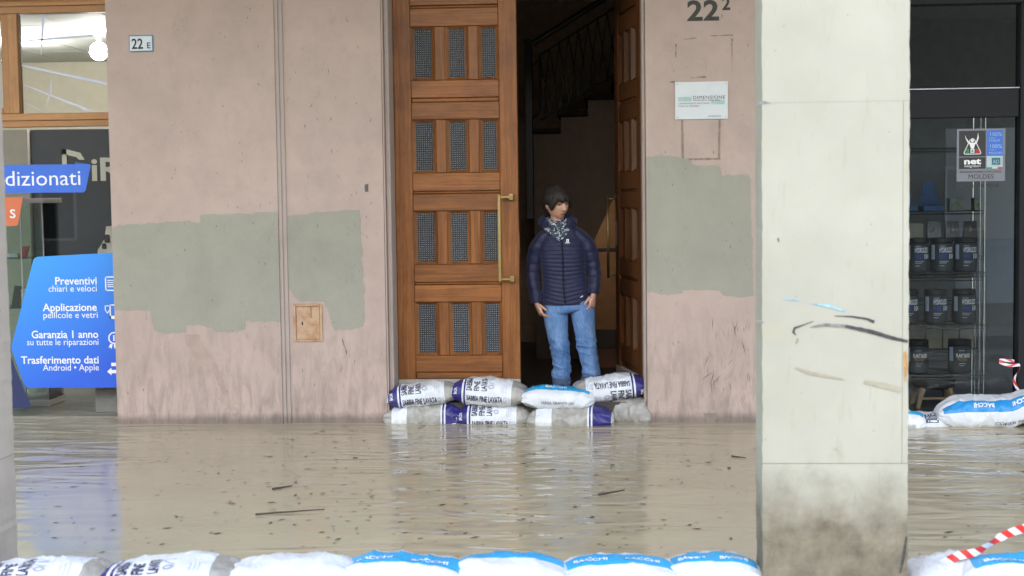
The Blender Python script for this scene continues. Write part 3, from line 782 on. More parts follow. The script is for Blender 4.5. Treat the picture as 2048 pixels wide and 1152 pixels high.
ds = thing('display_stand', 'cream card display stand with dark clips beside the window edge', 'display', (-4.0, .5, .02))
wp(MB().prism([(-4.06, 1.1), (-3.92, 1.1), (-3.925, 1.35), (-3.935, 1.525), (-3.985, 1.52), (-4.0, 1.42), (-4.06, 1.33)], .50, .51), 'card', plain('cream_card', (.55, .53, .44), .6), ds)
wp(MB().bbox(-3.998, -3.955, .48, .499, 1.39, 1.455, .008), 'clip', M['black'], ds)
wp(MB().bbox(-4.02, -3.985, .48, .499, 1.34, 1.385, .008), 'clip', M['black'], ds)
wp(MB().bbox(-4.10, -3.85, .45, .60, .021, 1.09, .006), 'pedestal', plain('grey_pedestal', (.25, .25, .24), .6), ds)

# ================================================================== RIGHT SHOP
dk = plain('shop_dark_wall', (.13, .135, .145), .8)
struct(MB().box(2.0, 8, .28, 5, -.45, .02).build('store_floor', plain('store_floor_tile', (.15, .15, .15), .3)))
struct(MB().box(1.8, 8, 3.2, 3.3, .02, 3.4).build('store_back_wall', dk))
struct(MB().box(1.8, 1.9, .56, 3.2, .02, 3.4).build('store_side_wall', dk))
struct(MB().box(8, 8.1, .3, 3.3, .02, 3.4).build('store_far_wall', dk))
struct(MB().box(1.8, 8, .601, 3.3, 3.35, 3.4).build('store_ceiling', plain('store_ceiling_grey', (.30, .31, .31), .8)))
g = thing('shop_front', 'black framed glass shop front right of the stone column', 'window', (2.6, .2, 0))
fr = plain('frame_black', (.012, .013, .017), .6, .25)
wp(MB().bbox(2.185, 3.093, .15, .26, 2.262, 2.484, .004), 'transom', fr, g)
wp(MB().bbox(2.185, 3.093, .135, .149, 2.470, 2.482, .003), 'drip_bar', M['steel'], g)
wp(MB().bbox(2.185, 4.2, .14, .26, 3.10, 3.35, .004), 'head_rail', fr, g)
wp(MB().bbox(3.095, 3.30, .13, .27, -.1, 3.098, .004), 'post', fr, g)
wp(MB().bbox(2.185, 2.23, .15, .26, -.1, 2.26, .004), 'post', fr, g)
wp(MB().bbox(2.231, 3.093, .15, .26, -.1, .045, .004), 'bottom_rail', fr, g)
wp(MB().box(2.232, 3.092, .198, .204, .046, 2.261), 'pane', M['glass_dark'], g)
wp(MB().box(2.186, 3.092, .198, .204, 2.486, 3.098), 'pane', M['glass_dark'], g)
wp(MB().box(3.302, 4.2, .198, .204, .046, 3.098), 'pane', M['glass_dark'], g)
# sticker on the glass
s = thing('door_poster', 'framed poster with black and blue fields reading net and MOLDES on shop glass', 'poster', (2.83, .19, 1.787))
def pw(mb, name, mat): return wp(mb, name, mat, s)
pw(MB().box(2.648, 3.004, .190, .194, 1.787, 2.178), 'sheet', plain('poster_grey', (.20, .21, .25), .35, var=.05))
pw(MB().box(2.664, 2.860, .1885, .1905, 1.972, 2.164), 'black_field', M['print_black'])
pw(MB().box(2.664, 2.860, .1885, .1905, 1.880, 1.966), 'black_field', M['print_black'])
pw(MB().box(2.868, 2.986, .1885, .1905, 1.975, 2.166), 'blue_field', plain('poster_blue', (.045, .16, .62), .35, var=.1))
pw(MB().box(2.868, 2.986, .1885, .1905, 1.885, 1.974), 'white_field', plain('poster_pale', (.42, .52, .56), .35))
pw(MB().box(2.905, 2.968, .1875, .189, 1.908, 1.960), 'teal_square', plain('poster_teal', (.02, .15, .19), .35))
for a_, m_ in (((2.868, 2.908), (.03, .26, .15)), ((2.908, 2.948), (.6, .62, .62)), ((2.948, 2.986), (.50, .03, .03))):
    pw(MB().box(a_[0], a_[1], .1875, .189, 1.880, 1.890), 'flag_stripe', plain('flag', m_, .4))
# triangle emblem
tri = [(2.695, 1.990), (2.830, 1.990), (2.775, 2.105), (2.75, 2.105)]
o = MB().tube([(q[0], .1875, q[1]) for q in roundpoly(tri, .02, 4)] + [(roundpoly(tri, .02, 4)[0][0], .1875, roundpoly(tri, .02, 4)[0][1])], .0032, 6).build('emblem_outline', M['print_white'], s); o.location = -s.location
fig = [(2.735, 2.085), (2.715, 2.112), (2.707, 2.133), (2.712, 2.108), (2.728, 2.075), (2.742, 2.062), (2.752, 2.03), (2.772, 2.03), (2.782, 2.062), (2.796, 2.075), (2.809, 2.11), (2.803, 2.150), (2.799, 2.118), (2.79, 2.085), (2.773, 2.075), (2.75, 2.075)]
pw(MB().prism(fig, .1872, .189), 'emblem_figure', M['print_white'])
pw(MB().prism([(2.762 + .011 * math.cos(k * PI / 6), 2.090 + .012 * math.sin(k * PI / 6)) for k in range(12)], .1872, .189), 'emblem_head', M['print_white'])
for x, m_, ch in ((2.707, (.03, .26, .12), 'n'), (2.748, (.6, .62, .62), 'e'), (2.786, (.45, .03, .04), 't')):
    pw(MB().box(x, x + .030, .1868, .188, 1.998, 2.028), 'emblem_letter_block', plain('emblem_' + ch, m_, .4))
    o = text_on_wall('lettering', ch, x + .007, 2.004, .1864, .030, M['print_black'], s, .02); o.location = -s.location
def pt(s_, x, z, sz, fit, mat=None, bold=0.):
    o = text_on_wall('lettering', s_, x, z, .1866, sz, mat or M['print_white'], s, bold, fit=fit); o.location = -s.location
pt('net', 2.700, 1.916, .062, .125, bold=.04)
pt('integratori', 2.703, 1.893, .026, .118)
lb = plain('poster_sky_text', (.35, .50, .70), .4)
for s_, z, sz, fit in (('100%', 2.122, .040, .085), ('made in', 2.105, .016, .05), ('ITALIA', 2.080, .028, .08), ('100%', 2.033, .040, .085), ('made in', 2.016, .016, .05), ('MOLDES', 1.988, .024, .095)):
    pt(s_, 2.884, z, sz, fit, lb)
pt('AD', 2.914, 1.918, .04, .045, lb)
pt('RIVENDITORE UFFICIALE', 2.672, 1.850, .022, .30, M['print_black'])
o = text_on_wall('lettering', 'MOLDES', 2.732, 1.806, .1886, .048, M['print_black'], s, .0, fit=.185); o.location = -s.location
gl_ = thing('glass_lettering', 'dark lettering inizia da qui on the glass below the poster', 'lettering', (2.648, .1965, 1.742))
for i, (s_, x_, f_) in enumerate((('inizia', 0, .125), ('da', .148, .055), ('qui', .225, .085))):
    text_on_wall('word', s_, x_, 0, 0, .055, M['print_black'], gl_, .02 if i else 0, fit=f_)

# --- wire racks and goods
def rack(name, label, x0, x1, y0, y1, zs, ztop, rails_only=False):
    r = thing(name, label, 'rack', ((x0 + x1) / 2, (y0 + y1) / 2, .02))
    for x in (x0, x1):
        for y in (y0, y1):
            wp(MB().tube([(x, y, .02), (x, y, ztop)], .0065, 8), 'upright', M['chrome'], r)
    wp(MB().tube([(x1 - .035, y0, .02), (x1 - .035, y0, ztop)], .004, 8), 'upright', M['chrome'], r)
    for z in zs:
        sh = MB()
        for y in (y0, y1):
            for dz in (0, -.024): sh.tube([(x0, y, z + dz), (x1, y, z + dz)], .0042, 6)
        for x in (x0, x1): sh.tube([(x, y0, z), (x, y1, z)], .0042, 6)
        n_ = int((x1 - x0) / .06)
        for k in range(1, n_): sh.tube([(x0 + (x1 - x0) * k / n_, y0, z - .001), (x0 + (x1 - x0) * k / n_, y1, z - .001)], .002, 4)
        wp(sh, 'shelf', M['chrome'], r)
    return r
F1, F2 = .48, .80
rack('wire_rack', 'low chrome wire rack carrying black tubs behind the shop glass', 2.16, 2.945, F1, F2, (1.082, .677, .286), 1.092)
rack('wire_rack', 'tall chrome wire rack with boxes behind the low rack', 2.22, 3.055, .95, 1.32, (2.06, 1.555, 1.19, 1.02, .83, .44), 2.35)
tubm = plain('tub_black', (.022, .024, .027), .35)
lidm = plain('lid_black', (.014, .014, .015), .45)
labm = plain('label_charcoal', (.036, .042, .05), .4)
pblue = plain('label_blue', (.025, .06, .30), .4, var=.3, sc=80)
pgold = plain('label_gold', (.30, .22, .08), .4)
side_w = plain('label_side', (.42, .50, .60), .4, var=.1, sc=50)
def tub(x, y, z, rr, h, kind, label, group):
    t_ = thing('tub', label, 'tub', (x, y, z), 0, group)
    MB().lathe([(rr * .93, .0), (rr, .012), (rr, h * .84), (rr * .9, h * .87)], n=28).build('body', tubm, t_, smooth=False)
    MB().lathe([(rr * .96, h * .872), (rr * .98, h * .88), (rr * .98, h * .985), (rr * .93, h)], n=28).build('lid', lidm, t_)
    def cyl(pts, off): return [((rr + off) * math.sin(q[0] / rr), -(rr + off) * math.cos(q[0] / rr), q[1]) for q in pts]
    def band(x0, x1, z0, z1, m_, off, name):
        n_ = max(2, int((x1 - x0) / .01)); v = cyl([(x0 + (x1 - x0) * k / n_, zz_) for zz_ in (z0, z1) for k in range(n_ + 1)], off)
        MB().add(v, [(k, k + 1, n_ + 2 + k, n_ + 1 + k) for k in range(n_)]).build(name, m_, t_)
    band(-rr * 1.25, rr * 1.25, .02, h * .82, labm, .0012, 'label')
    band(-rr * 1.22, -rr * .80, h * .38, h * .80, side_w, .002, 'side_panel')
    def lt(s_, x_, z_, sz, fit, m_, bold=0.):
        v, f = text_geo(s_, sz, bold); w_ = max(p_[0] for p_ in v) - min(p_[0] for p_ in v); k = fit / w_
        MB().add(cyl([(x_ + p_[0] * k, z_ + p_[1]) for p_ in v], .0026), f).build('lettering', m_, t_)
    if kind == 'h':
        lt('HYDROLIZED', -rr * .40, h * .585, h * .20, rr * 1.25, M['print_white'], .025)
        lt('WHEY', -rr * .40, h * .40, h * .20, rr * .76, pblue, .03)
        lt('104', rr * .40, h * .40, h * .20, rr * .52, M['print_white'], .03)
        for x_, z_, l_ in ((-.38, .755, .5), (-.38, .315, .8), (-.38, .27, .6), (-.38, .19, .4)): band(rr * x_, rr * (x_ + l_), h * z_, h * (z_ + .018), M['print_grey'], .002, 'small_print')
    else:
        lt('PLANT BASED', -rr * .52, h * .50, h * .155, rr * 1.25, M['print_white'], .025)
        lt('PROTEIN', -rr * .40, h * .395, h * .13, rr * .8, pgold, .02)
        for x_, z_, l_ in ((-.30, .69, .5), (-.30, .31, .6), (-.25, .25, .4)): band(rr * x_, rr * (x_ + l_), h * z_, h * (z_ + .018), M['print_grey'], .002, 'small_print')
ordn = {2.452: 'leftmost', 2.640: 'middle', 2.825: 'rightmost'}
for x in (2.452, 2.640, 2.825):
    tub(x, .62, 1.084, .088, .27, 'h', 'black tub reading HYDROLIZED 104, %s of three on the top shelf of the low rack' % ordn[x], 'tubs on the low wire rack')
for x, n_ in ((2.375, 'half hidden by the column, leftmost'), (2.598, 'middle one'), (2.818, 'rightmost')):
    tub(x, .62, .679, .090, .27, 'h', 'black tub reading HYDROLIZED 104 on the middle shelf, %s' % n_, 'tubs on the low wire rack')
for x, n_ in ((2.455, 'cut by the column edge'), (2.785, 'standing clear of the column')):
    tub(x, .62, .288, .090, .265, 'p', 'black tub reading PLANT BASED on the lowest shelf, %s' % n_, 'tubs on the low wire rack')
def sbox(name, x0, x1, y0, y1, z0, z1, mat, label, cat='box', group='boxes on the tall wire rack'):
    return tag(MB().bbox(x0, x1, y0, y1, z0, z1, .003).build(name, mat), label, cat, group)
bb = plain('display_blue', (.03, .12, .30), .5); gb = plain('green_white_box', (.34, .38, .28), .5, var=.5, sc=25)
def tray(x0, x1, label):
    t_ = thing('display_carton', label, 'box', ((x0 + x1) / 2, 1.1, 1.557), 0, 'boxes on the tall wire rack')
    wp(MB().bbox(x0, x1, 1.00, 1.20, 1.557, 1.60, .003), 'tray', bb, t_)
    wp(MB().prism([(x0, 1.601), (x1, 1.601), (x1, 1.68), (x1 - .03, 1.68), (x1 - .035, 1.80), (x0 + .035, 1.80), (x0 + .03, 1.68), (x0, 1.68)], 1.185, 1.20), 'back_card', bb, t_)
tray(2.40, 2.535, 'blue display carton partly hidden by the column on the tall rack')
tray(2.585, 2.745, 'blue display carton left of the small green boxes on the tall rack')
sbox('small_box', 2.79, 2.912, 1.0, 1.12, 1.557, 1.66, gb, 'small pale green printed box nearer the blue carton')
sbox('small_box', 3.0 - .012, 3.0 + .04, 1.0, 1.12, 1.557, 1.66, gb, 'small pale green printed box at the right end of the shelf')
pd = plain('pouch_dark', (.028, .022, .02), .3, var=.4, sc=20)
for i, (x0, x1) in enumerate(((2.63, 2.74), (2.775, 2.885), (2.92, 3.03))):
    t_ = thing('snack_pouch', 'dark standing snack pouch, %s of three on the tall rack' % ('leftmost', 'middle', 'rightmost')[i], 'pouch', ((x0 + x1) / 2, 1.08, 1.192), 0, 'pouches on the tall wire rack')
    w_ = (x1 - x0) / 2
    MB().add([(-w_, -.03, 0), (w_, -.03, 0), (w_, .03, 0), (-w_, .03, 0), (-w_, -.025, .15), (w_, -.025, .15), (w_, .02, .15), (-w_, .02, .15), (-w_ * .95, -.002, .28), (w_ * .95, -.002, .28), (w_ * .95, .002, .28), (-w_ * .95, .002, .28)],
             [(0, 3, 2, 1), (0, 1, 5, 4), (4, 5, 9, 8), (1, 2, 6, 5), (5, 6, 10, 9), (2, 3, 7, 6), (6, 7, 11, 10), (3, 0, 4, 7), (7, 4, 8, 11), (8, 9, 10, 11)]).build('bag', pd, t_)
    MB().prism([(-.02, .19), (.015, .205), (-.005, .235)], -.0255, -.015).build('print', pgold, t_)
    o = text_on_wall('lettering', 'SNACK', -.045, .095, -.034, .03, M['print_grey'], t_, .02, fit=.06)
sbox('beige_box', 2.44, 2.585, 1.0, 1.12, 1.192, 1.46, plain('beige_card', (.28, .27, .20), .6), 'plain beige box left of the dark pouches')
crd = plain('cardboard_pale', (.40, .36, .28), .7)
for i, x in enumerate((2.475, 2.61, 2.745, 2.88)):
    sbox('carton', x, x + .127, 1.0, 1.25, .442, .66, crd, 'pale cardboard carton, number %s from the column in the row behind the tubs' % ('one', 'two', 'three', 'four')[i], 'carton', 'pale cartons in a row')
for i, x in enumerate((2.50, 2.70, 2.86)):
    sbox('low_carton', x, x + .12, 1.0, 1.2, 1.022, 1.10, plain('carton_brown', (.13, .10, .07), .7) if i == 0 else bpy.data.materials['carton_brown'], 'low dark brown carton in the shadow behind the top tubs, %s' % ('left one', 'middle one', 'right one')[i])
bn = thing('roll_up_banner', 'grey board standing behind the shop glass beside the black post', 'board', (3.2, 1.75, .02))
wp(MB().box(2.93, 3.9, 1.74, 1.76, 1.30, 2.25), 'upper_sheet', plain('banner_grey', (.20, .21, .225), .6, var=.04), bn)
wp(MB().box(3.02, 3.9, 1.745, 1.765, .75, 1.297), 'lower_sheet', plain('banner_grey_blue', (.15, .17, .20), .6, var=.06), bn)
wp(MB().box(3.0, 3.9, 1.72, 1.79, .02, .749), 'stand', plain('banner_stand', (.07, .07, .075), .5), bn)
so_ = thing('wooden_stool', 'low stool with dark seat and pale wooden legs under the wire rack', 'stool', (2.58, .62, .02))
wp(MB().lathe([(.13, .172), (.165, .19), (.17, .245), (.16, .26)], 2.585, .63, 24), 'seat', plain('seat_dark', (.028, .028, .03), .7), so_)
lw = mat_wood('stool_wood', (.30, .185, .09), (.42, .27, .14), False, .5, .5)
for dx, dy in ((-.10, -.09), (.10, -.09), (-.10, .10), (.10, .10)):
    wp(MB().tube([(2.585 + dx, .63 + dy, .19), (2.585 + dx * 1.45, .63 + dy * 1.3, .02)], [.024, .018], 10), 'leg', lw, so_)
wp(MB().tube([(2.585 - .125, .52, .10), (2.585 + .125, .52, .10)], .011, 8), 'stretcher', lw, so_)
# ================================================================== SANDBAGS
def mat_bag(name, mode):
    t = NT(name)
    uv = t.n('UVMap'); sx = t.n('SeparateXYZ'); t.l(uv.outputs[0], sx.inputs[0])
    u, v = sx.outputs[0], sx.outputs[1]
    blue, white, sand = (.030, .026, .185), (.70, .735, .80), (.36, .345, .325)
    film = t.ramp(t.noise(t.obj(), 14, 5, .6), [(.3, (.27, .26, .245)), (.7, (.43, .42, .40))])
    if mode == 'front':
        c = t.ramp(u, [(0, (.50, .50, .51)), (.035, blue), (.165, white), (.188, blue), (.212, white), (.81, sand)], 'CONSTANT')
        m = t.ramp(u, [(0, 0), (.81, 1)], 'CONSTANT'); c = t.mix(m, c, film)
    elif mode == 'back':
        c = t.ramp(u, [(0, (.50, .50, .51)), (.03, blue), (.235, white), (.255, blue), (.275, white), (.295, sand), (.70, white), (.885, sand)], 'CONSTANT')
        m = t.ramp(u, [(0, 0), (.295, 1), (.70, 0), (.885, 1)], 'CONSTANT'); c = t.mix(m, c, film)
    elif mode == 'cyan':
        cy = (.03, .38, .74)
        c = t.ramp(v, [(0, white), (.135, cy), (.33, white)], 'CONSTANT')
        ends = t.ramp(u, [(0, 0), (.07, 1), (.93, 0)], 'CONSTANT'); c = t.mix(ends, white, c)
    elif mode in ('cyan_top', 'cyan_back'):
        cy = (.03, .38, .74); lo_, hi_ = (.19, .30) if mode == 'cyan_top' else (.235, .34)
        c = t.ramp(v, [(0, white), (lo_, cy), (hi_, white)], 'CONSTANT')
        ends = t.ramp(u, [(0, 0), (.09, 1), (.92, 0)], 'CONSTANT'); c = t.mix(ends, white, c)
    elif mode == 'cyan_wide':
        cy = (.02, .27, .66)
        c = t.ramp(v, [(0, white), (.030, cy), (.150, white)], 'CONSTANT')
        ends = t.ramp(u, [(0, 0), (.05, 1), (.97, 0)], 'CONSTANT'); c = t.mix(ends, white, c)
    elif mode == 'plain':
        c = t.ramp(u, [(0, white), (1, white)])
    else:
        c = film
    mud = t.ramp(t.noise(t.pos(), 7, 6, .7), [(.55, 0), (.8, 1)])
    c = t.mix(t.math('MULTIPLY', mud, .28), c, (.33, .30, .25))
    cr = t.noise(t.obj((1, 1, 1)), 24, 4, .6, 1.6)
    cr2 = t.noise(t.obj((3, 1, 1)), 9, 5, .65, 2.2)
    t.bump(t.math('ADD', t.math('MULTIPLY', cr, .2), cr2), .45, .016)
    return t.out(c, .27, .5)
BM = {k: mat_bag('sandbag_' + k, k) for k in ('front', 'back', 'cyan', 'cyan_top', 'cyan_back', 'cyan_wide', 'plain', 'film')}
def sg(x, p): return math.copysign(abs(x) ** p, x)
class Bag:
    def __init__(s, L, W, H, seed, sag=0.0, bend=0.0, lump=1.0, flip=False, peak=0.0):
        s.L, s.W, s.H, s.seed, s.sag, s.bend, s.lump, s.flip, s.peak = L, W, H, seed, sag, bend, lump, flip, peak
        # girth length table at mid bag, starting at the front (phi=0) going up
        s.tab = [(0, 0)]; q = s.P(.5, 0)
        for k in range(1, 73):
            ph = k / 72 * 2 * PI; r = s.P(.5, ph); s.tab.append((s.tab[-1][0] + (r - q).length, ph)); q = r
        s.G = s.tab[-1][0]
    def P(s, u, ph):
        e = abs(2 * u - 1)
        prof = max(0.0, 1 - e ** 3.4) ** .55
        w = s.W / 2 * (1 - .22 * e ** 7) * (.86 + .14 * prof); h = s.H / 2 * (prof * .965 + .035)
        cy, sz = math.cos(ph), math.sin(ph)
        y = -w * sg(cy, .82); z = h * sg(sz, .78)
        if z < 0: z *= .80
        x = (u - .5) * s.L
        sd = s.seed * 7.3
        n1 = noise.noise((x * 5 + sd, y * 6, z * 6 + sd)); n2 = noise.noise((x * 14 + sd, y * 13 + sd, z * 13))
        n3 = noise.noise((x * 34, y * 16 + sd, z * 30 + sd))
        rg = 1 - abs(noise.noise((x * 9 + sd, y * 9 + 3, z * 9 + sd))) * 2.2      # ridged: creases in the film
        rg2 = 1 - abs(noise.noise((x * 20 + sd, y * 15 + 9, z * 17 + sd))) * 2.4
        k = 1 + s.lump * (.12 * n1 + .05 * n2 + .008 * n3 + .10 * max(0, rg) ** 3 + .035 * max(0, rg2) ** 3)
        pl = e ** 4 * .13 * math.sin(ph * 7 + sd + 3 * n1) + e ** 6 * .08 * math.sin(ph * 17 + 2 * sd)   # pleats gathered towards the seams
        k += pl
        z = z * k; y = y * (1 + (k - 1) * .6)
        z += s.sag * (1 - e * e) * -1 + s.bend * (u - .5) * 2
        if s.peak: z += s.peak * max(0, (u - .70) / .30) ** 1.3 * (1 if sz > -.2 else .5) * (1 - max(0, (u - .93) / .07) * .5)
        # seam flap wavy
        z += e ** 12 * .012 * math.sin(y * 40 + sd)
        return Vector((x, y, z))
    def ph(s, t):
        t = t % s.G
        lo, hi = 0, 72
        while hi - lo > 1:
            m = (lo + hi) // 2
            if s.tab[m][0] <= t: lo = m
            else: hi = m
        a_, b_ = s.tab[lo], s.tab[hi]
        return a_[1] + (b_[1] - a_[1]) * (t - a_[0]) / max(1e-9, b_[0] - a_[0])
    def mesh(s, mat):
        nu, nv = 72, 56
        us = [.5 - .5 * math.cos(PI * i / nu) * (1) for i in range(nu + 1)]
        us = [.35 * q + .65 * (i / nu) for i, q in enumerate(us)]
        v = []; f = []; uvs = []
        for u in us:
            for k in range(nv): v.append(s.P(u, 2 * PI * k / nv)[:])
        for i in range(nu):
            for k in range(nv):
                k2 = (k + 1) % nv
                f.append((i * nv + k, (i + 1) * nv + k, (i + 1) * nv + k2, i * nv + k2))
                U = [us[i], us[i + 1], us[i + 1], us[i]]; V = [k / nv, k / nv, (k + 1) / nv, (k + 1) / nv]
                if s.flip: U = [1 - q for q in U]
                uvs += [c_ for q in zip(U, V) for c_ in q]
        f.append(tuple(range(nv))); uvs += [c_ for k in range(nv) for c_ in (us[0] if not s.flip else 1, k / nv)]
        f.append(tuple(nu * nv + k for k in range(nv - 1, -1, -1))); uvs += [c_ for k in range(nv) for c_ in (1 if not s.flip else 0, k / nv)]
        me = bpy.data.meshes.new('sack'); me.from_pydata(v, [], f)
        me.materials.append(mat); uvl = me.uv_layers.new(name='UVMap')
        uvl.data.foreach_set('uv', uvs)
        me.polygons.foreach_set('use_smooth', [True] * len(me.polygons)); me.update()
        return me
    def letter(s, txt, u0, t0, size, mat, par, turn=0, fit=None, bold=.0, name='lettering'):
        """print text on the skin; (u0,t0) = start in metres along the bag / up the girth; turn 90 = reads upwards"""
        v, f = text_geo(txt, size, bold)
        w = max(p_[0] for p_ in v) - min(p_[0] for p_ in v); k = fit / w if fit else 1
        bm = bmesh.new(); vs_ = [bm.verts.new((p_[0] * k, p_[1], 0)) for p_ in v]
        for q in f:
            try: bm.faces.new([vs_[i] for i in q])
            except ValueError: pass
        long_ = [e_ for e_ in bm.edges if e_.calc_length() > .018]
        if long_: bmesh.ops.subdivide_edges(bm, edges=long_, cuts=2)
        bmesh.ops.triangulate(bm, faces=bm.faces[:])
        bm.verts.index_update()
        out = []
        for q in bm.verts:
            a_, b_ = q.co.x, q.co.y
            if turn: a_, b_ = -b_, a_
            if s.flip: a_, b_ = -a_, -b_
            u = (u0 + a_) / s.L; t = t0 + b_; u = min(.995, max(.005, u))
            ph = s.ph(t); p0 = s.P(u, ph); n_ = (s.P(u, ph + .05) - p0).cross(s.P(min(.999, u + .01), ph) - p0)
            n_ = n_.normalized() if n_.length > 1e-9 else Vector((0, -1, 0))
            c0 = s.P(u, 0); c0 = (c0 + s.P(u, PI)) / 2
            if n_.dot(p0 - c0) < 0: n_ = -n_
            out.append((p0 + n_ * .0035)[:])
        fs = [[q.index for q in fc.verts] for fc in bm.faces]; bm.free()
        return MB().add(out, fs).build(name, mat, par)
gp = plain('thin_print', (.34, .36, .46), .45)
def sandbag(label, cx, cy, zb, L, W, H, kind, seed, rz=0, tilt=0, flip=False, sag=0, bend=0, lump=1., group='sandbags at the flooded doorway', peak=0, roll=0, tup=0):
    t = thing('sandbag', label, 'sandbag', (cx, cy, zb), rz, group)
    t.rotation_euler = (roll, tilt, rz)
    b = Bag(L, W, H, seed, sag, bend, lump, flip, peak)
    lift = Vector((0, 0, H * .42))
    o = link('sack', b.mesh(BM[kind]), t); o.location = lift
    kids = []
    def lt(*a_, **k_): kids.append(b.letter(*a_, t, **k_))
    if kind == 'front':
        q = (lambda x: L - x) if flip else (lambda x: x)
        ts = .010 if not flip else .06
        lt('SABBIA FINE LAVATA', q(L * .235), -.050 if not flip else .075, .066, M['print_dark'], fit=L * .47, bold=.028)
        lt('0/1', q(L * .715), -.050 if not flip else .075, .068, gp, fit=L * .075)
        for i, (s_, fit) in enumerate((('SABBIA', .125), ('FINE', .080), ('LAVATA', .125))):
            lt(s_, q(L * (.300 + .098 * i)), .034 + tup if not flip else .005, .060, M['print_dark'], turn=90, fit=fit, bold=.028)
        lt('0/1', q(L * .585), .05 + tup if not flip else -.02, .06, gp, turn=90, fit=.085)
        lt('BACCHI', q(L * .105), .0 if not flip else -.01, .034, M['print_white'], turn=90, fit=.075, bold=.02)
        for i in range(3):
            lt('-----------', q(L * (.70 + .026 * i)), .03 + tup if not flip else -.03, .03, gp, turn=90, fit=.075, name='small_print')
    elif kind == 'back':
        q = (lambda x: L - x) if flip else (lambda x: x)
        for i in range(3): lt('-----', q(L * (.73 + .04 * i)), -.06, .03, M['print_dark'], fit=L * .03, name='small_print')
        lt('BACCHI', q(L * .16), -.03, .04, M['print_white'], turn=90, fit=.10, bold=.02)
    elif kind == 'cyan':
        lt('SABBIA GRANITA 0X0', L * .30, -.025, .034, M['print_dark'], fit=L * .44, bold=-.004)
        lt('BACCHI', L * .34, b.G * .165, .048, M['print_white'], fit=L * .28, bold=.02)
    elif kind == 'cyan_top':
        lt('BACCHI', L * .16, b.G * .205, .042, M['print_white'], fit=L * .26, bold=.02)
        lt('BACCHI', L * .56, b.G * .205, .042, M['print_white'], fit=L * .26, bold=.02)
    elif kind == 'cyan_wide':
        for x in (.42, .80):
            v = b.flip; b.flip = True
            lt('BACCHI', L * (x + .13), b.G * .118, .05, M['print_white'], fit=L * .20, bold=.03); b.flip = v
        lt('COPIER FINE', L * .55, -.062, .034, M['print_dark'], fit=L * .34, bold=-.004)
    for k in kids: k.location = lift
    return t
# upper row at the door
Zl, Zu = -.07, .112
sandbag('lower grey sandbag with white label and blue right end, left end of doorway pile', -1.375, .11, Zl, .64, .29, .235, 'back', 11, rad(-1), 0, True)
sandbag('lower white sandbag with blue left end reading SABBIA FINE LAVATA, below the tallest bag', -.845, .09, Zl, .585, .29, .235, 'front', 12, rad(-2), 0)
sandbag('lower grey sandbag with white label and blue right end, below the cyan-topped bag', -.258, .0, Zl - .01, .66, .30, .235, 'back', 13, rad(-3), 0, True)
sandbag('small grey sandbag tucked in the right corner of the doorway pile', .185, .15, Zl + .01, .40, .28, .26, 'film', 14, rad(-22), rad(5))
sandbag('upper left sandbag with blue left end, leaning against the closed door leaf', -1.385, .10, Zu + .005, .56, .28, .200, 'front', 21, rad(2), rad(-5), bend=.0)
sandbag('upper sandbag with blue left end lying second from left, tallest of the pile', -.885, .07, Zu + .012, .585, .30, .228, 'front', 22, rad(-3), rad(3))
sandbag('white sandbag with cyan stripe on top in front of the woman', -.36, .03, Zu - .01, .57, .29, .19, 'cyan', 23, rad(-3), rad(2))
sandbag('upside-down sandbag with blue right end at the right door jamb', .045, .155, Zu + .03, .58, .28, .215, 'front', 24, rad(3), rad(-5), True)
# bags by the right shop
g2 = 'sandbags at the right shop'
sandbag('white and blue sandbag with raised right corner lying before the right shop', 2.79, -.14, -.03, .72, .30, .262, 'cyan_wide', 31, rad(-2), rad(-1), group=g2, peak=.12)
sandbag('low sandbag with navy stripes half sunk beside the stone column', 2.42, -.10, -.085, .42, .26, .19, 'front', 32, rad(4), 0, group=g2)
sandbag('pale sandbag cut off by the right picture border at the shop', 3.30, -.20, -.04, .50, .3, .22, 'plain', 33, rad(6), 0, group=g2)
sandbag('crumpled pale plastic sack end right beside the column at the waterline', 2.20, -.16, -.045, .30, .22, .17, 'cyan', 34, rad(-10), 0, group=g2, lump=1.8)
# the line along the street, in front
g3 = 'sandbags along the street side'
Zn = .140
near = [(-2.14, -5.50, .60, .235, 'front', 'front sandbag reading SABBIA FINE LAVATA nearest the left picture border', 3, -2, 41),
        (-1.665, -5.45, .60, .235, 'front', 'front sandbag reading SABBIA FINE LAVATA, second from the left', 5, -3, 42),
        (-1.205, -5.40, .58, .220, 'plain', 'plain white front sandbag between lettered bag and first cyan-striped bag', 2, 0, 43),
        (-.775, -5.36, .53, .218, 'cyan_top', 'front sandbag with broad cyan stripe, leftmost of the cyan ones', -2, 1, 44),
        (-.375, -5.30, .50, .200, 'cyan_back', 'white front sandbag with cyan stripe in the middle of the street-side line', 2, 1, 45),
        (.045, -5.24, .50, .182, 'cyan_top', 'front sandbag with cyan stripe, second from the stone column', 1, -1, 46),
        (.415, -5.18, .40, .176, 'cyan_top', 'short front sandbag with cyan stripe touching the stone column', 0, 0, 47)]
for cx, cy, L, H, kind, lab, rz, ti, sdd in near:
    sandbag(lab, cx, cy, Zn, L, .36, H, kind, sdd, rad(rz), rad(ti), group=g3, lump=.8, tup=.075)
sandbag('white sandbag end right of the stone column under the striped tape', 1.335, -5.12, Zn - .02, .34, .30, .175, 'plain', 48, rad(10), rad(-8), group=g3, lump=1.3)
sandbag('white and cyan sandbag below the striped tape at lower right corner', 1.62, -5.25, Zn, .56, .36, .185, 'cyan_top', 49, rad(-4), rad(1), group=g3)

